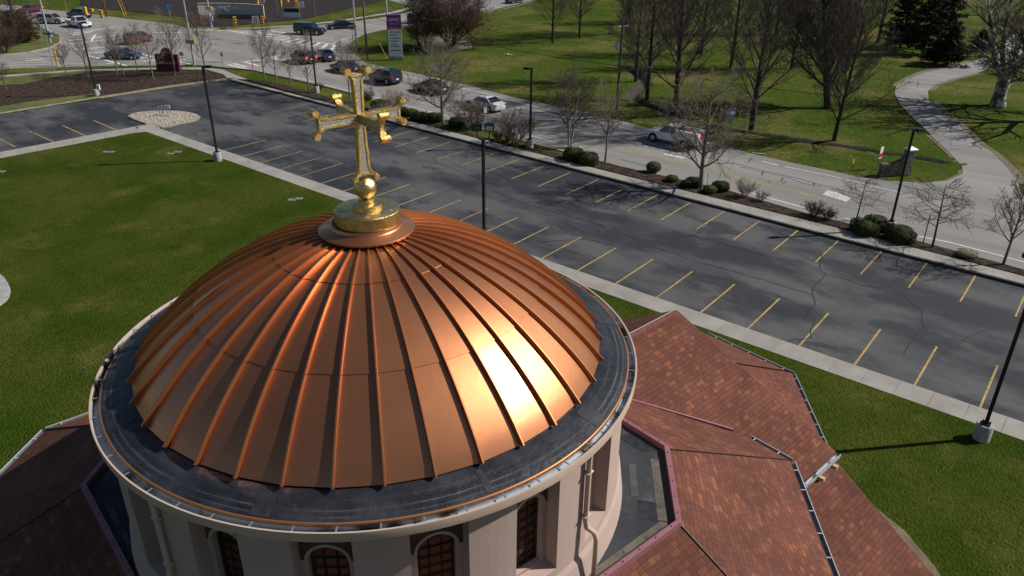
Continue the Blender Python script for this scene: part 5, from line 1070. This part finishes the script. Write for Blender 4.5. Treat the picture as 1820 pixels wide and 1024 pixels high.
for i, (px, sc, lab) in enumerate(lst): plant(sts[i % 4], px, sc, i*1.7, lab, grp=G2, z=.05)
plant(big, (787,221), .88, .6, 'wide bare roadside tree behind the right arm of the cross', z=.05, grp='large bare roadside trees'); plant(big, (1245,334), .97, 2.4, 'large spreading bare tree with round shrubs at its foot', z=.05, grp='large bare roadside trees')
plant(sts[1], (1075,290), 1.2, 2.0, 'bare forked tree behind the twin evergreen shrubs', z=.05, grp=G2)
bi = tree_proto('birch_tree', dict(STREET, h=5.6, splay=.13, r=.10, up=(0, .05, .03, 0, 0)), 6, 'bark_birch', 'twig', 'x', 'tree', 3); plant(bi, (1012,262), 1.05, 0, 'pinkish multi-stemmed birch beside the lamp post', z=.05)
plant(fine, (1522,390), 1.0, 0, 'small flat-crowned bare tree left of the clipped evergreens', z=.05, grp='fine-twigged ornamental trees')
plant(fine, (1657,440), (1.35, 1.35, 1.45), 2, 'fine-twigged bare tree beside the thin metal stake', z=.05, grp='fine-twigged ornamental trees')
rd = tree_proto('crabapple_tree', dict(STREET, h=3.6, r=.08), 88, 'bark_light', 'twig_red', 'x'); plant(rd, (1783,470), 1.2, 1.0, 'round reddish bare tree at the right edge of the bed', z=.05); plant(rd, (118,133), .85, 3.0, 'low reddish bare tree at the left end of the corner bed', z=.05); plant(rd, (12,160), .7, 3.0, 'sparse little tree in the mulch at the far left', z=.05)
# bare bushes
bs = [tree_proto('bare_bush', BUSH, 61+i, 'twig_light', 'twig_light', 'x', 'bush', 14) for i in range(2)]; br = tree_proto('bare_bush', dict(BUSH, h=1.0), 71, 'twig_red', 'twig_red', 'x', 'bush', 14)
G3 = 'leafless bushes in the beds'
for i, (pr2_, px, sc, lab) in enumerate(((bs[0],(838,229),1.55,'tall leafless bush below the white sedan'),(bs[1],(916,256),1.4,'leafless bush left of the black lamp post behind the cross'),(bs[0],(702,199),1.1,'leafless bush behind the right curl of the cross'),(br,(800+85,248),.8,'low brown bush beside the walk, left of the lamp post'),(br,(905,250),.8,'low reddish bush hugging the tall leafless one'),(br,(1445,384),.9,'left of two brown bushes by the road, right of the big tree'),(br,(1470,390),.75,'right of two brown bushes by the road, right of the big tree'),(bs[1],(1323,350),.62,'upright thin shrub right of the round evergreens'),(bs[0],(1352,357),.4,'small thin shrub further right of the round evergreens'),(br,(655,178),.9,'low brown brush in the grass strip behind the cross'),(br,(568,160),.7,'low brown bush beside the far lamp base'))):
    plant(pr2_, px, sc, i*1.1, lab, z=.05, grp=G3)
# evergreen shrubs
def shrub_proto(seed, m, sx=1, sz=.8, n=5200, box=1.0, name='evergreen_shrub'):
    rnd = random.Random(seed); mb = MB(); inn = MB(); inn.sphere((0, 0, sz*.5), .88, 16, 10, sc=(sx, 1, sz*.62))
    def se(x, e): return math.copysign(abs(x)**e, x)
    for i in range(n):
        z = rnd.uniform(-1, 1); a = rnd.uniform(0, 6.283); q = math.sqrt(1-z*z); d = Vector((q*math.cos(a), q*math.sin(a), z)); nn = 1+.13*noise.noise(d*2.3+Vector((seed, 0, 0)))+.07*noise.noise(d*7+Vector((seed, 3, 0)))
        r_ = nn*rnd.uniform(.90, 1.02); e = box; p = Vector((se(d.x, e)*sx*r_, se(d.y, e)*r_, sz*.5+se(d.z, e)*sz*.55*r_))
        if p.z < .02: p.z = rnd.uniform(.02, .15)
        t = Vector((rnd.uniform(-1, 1), rnd.uniform(-1, 1), rnd.uniform(-1, 1))); u_ = d.cross(t).normalized()*.036; v_ = (d*.45+t.normalized()*.7).normalized()*.042
        mb.face([p-u_, p+v_, p+u_, p-v_*.6])
    o = empty(name, (0, 0, 0), 0, 'x', 'shrub'); mb.build('foliage', K[m], o); inn.build('core', K[m], o, smooth=True); return o
sh = [shrub_proto(1, 'leaf', 1, .95, box=.8), shrub_proto(2, 'leaf', 1.25, 1.0, box=.75)]; go = shrub_proto(3, 'leaf_gold', 1, .95); ol = shrub_proto(4, 'leaf_olive', 1, 1.3)
G4 = 'clipped evergreen shrubs in the roadside bed'
for i, (pr2_, px, sc, lab) in enumerate(((go,(677,196),1.15,'mottled golden shrub just right of the cross upright'),(sh[0],(712,203),.75,'small dark shrub behind the right curl of the cross'),(go,(731,205),.7,'little yellow-green shrub next to the dark one near the cross'),(sh[0],(744,214),.85,'dark round shrub right of the yellow-green one'),(sh[0],(773,216),.85,'dark round shrub left of the wide roadside tree'),(sh[1],(812,225),.82,'dark oblong shrub right of the wide roadside tree'),
        (sh[1],(1019,284),.92,'left half of the big twin evergreen shrubs at the kerb'),(sh[1],(1045,291),.88,'right half of the big twin evergreen shrubs at the kerb'),(ol,(1161,305),.62,'upright olive-grey shrub left of the large spreading tree'),(go,(1194,322),.5,'low yellowish shrub left of the large tree trunk'),(sh[0],(1222,331),.5,'small dark ball shrub left of the large tree trunk'),(sh[0],(1232,329),.62,'dark shrub touching the large tree trunk'),(go,(1262,342),.55,'yellow-green ball shrub right of the large tree trunk'),(sh[0],(1280,338),.68,'dark ball shrub right of the yellow-green ball'),
        (sh[1],(1534,415),.88,'large clipped evergreen left of the right-hand lamp post'),(sh[1],(1556,406),.78,'evergreen hedge ball tucked behind the lamp base'),(sh[1],(1597,428),.9,'large clipped evergreen right of the lamp post'))):
    plant(pr2_, px, sc, 2.2+i*.0, lab, z=.05, grp=G4)
# clipped brown stump of a shrub, metal stake
o = shrub_proto(7, 'leaf_olive', 1.2, .6, 1200, .6, 'clipped_shrub'); bpy.data.objects.remove(o) if False else None; o.location = un(1716, 456, .05); o.scale = (.55, .55, .6); o['label'] = 'low flat-topped brown shrub at the right of the bed'; o['category'] = 'shrub'
for c_ in [x for x in bpy.data.objects if x.parent == o]: c_.data.materials[0] = K['soil']
mb = MB(); mb.path([(0, 0, 0), (0, 0, 2.1)], .035, 5); o = mb.build('metal_stake', K['dark'], loc=un(1640, 434)); tag(o, 'thin dark metal stake leaning beside the fine-twigged tree', 'stake')
# conifers
def conifer(seed, m, h=7, r0=2.4, name='evergreen_tree', n=5200):
    rnd = random.Random(seed); tm, mb = MB(), MB(); tm.path([(0, 0, 0), (0, 0, h*.95)], [.16, .03], 7); nb = 110
    for i in range(nb):
        t = (i+rnd.random())/nb; z = .25+h*.93*t; ln = r0*(1-t)**.75*rnd.uniform(.65, 1.15)*(1+.2*math.sin(i)); a = i*2.4+rnd.uniform(-.4, .4); d = Vector((math.cos(a), math.sin(a), rnd.uniform(-.05, .35)))
        k = int(n/nb*(.4+ln/r0))
        for j in range(k):
            s_ = rnd.random()**.6; p = Vector((0, 0, z))+d*(ln*s_)+Vector((rnd.gauss(0, .16), rnd.gauss(0, .16), rnd.gauss(0, .12)-.2*s_*s_))
            if p.z < .1: p.z = .1+rnd.random()*.3
            q = Vector((rnd.uniform(-1, 1), rnd.uniform(-1, 1), rnd.uniform(-.6, .6))).normalized(); u_ = (d*.8+q*.6).normalized()*.17; v_ = u_.cross(q).normalized()*.055
            mb.face([p-u_, p+v_, p+u_*1.2, p-v_])
    o = empty(name, (0, 0, 0), 0, 'x', 'evergreen'); tm.build('trunk', K['bark'], o); mb.build('foliage', K[m], o); return o
c1 = conifer(1, 'conifer', 8.5, 3.0, n=9000); c2 = conifer(2, 'conifer', 4.5, 2.3, n=6000); c3 = conifer(3, 'conifer_gold', 4.2, 2.0)
plant(c1, (1640,96), (1.25, 1.25, 1.35), 0, 'tall black-green evergreen at the top of the drive', grp='dark evergreens by the drive'); plant(c1, (1600,85), (1.2, 1.2, 1.25), 2, 'dark evergreen behind the dense broad bare tree', grp='dark evergreens by the drive'); plant(c2, (1682,116), (1.15, 1.15, 1.2), 0, 'squat dark evergreen at the edge of the drive', grp='dark evergreens by the drive'); plant(c2, (1660,112), (.9, .9, .75), 3, 'low dark evergreen left of the squat one', grp='dark evergreens by the drive'); plant(c2, (1740,90), (.8, .8, .7), 1, 'small dark evergreen between the drive and the sycamore', grp='dark evergreens by the drive')
plant(c1, (1680,60), (1.1, 1.1, 1.2), 1, 'dark evergreen behind the tall one at the top edge', grp='dark evergreens by the drive')
plant(c3, (46,74), (1.2, 1.2, 1.1), 0, 'golden brown evergreen on the left corner verge'); plant(c2, (24,72), (.7, .7, .9), 0, 'dark green evergreen beside the golden one on the left verge')
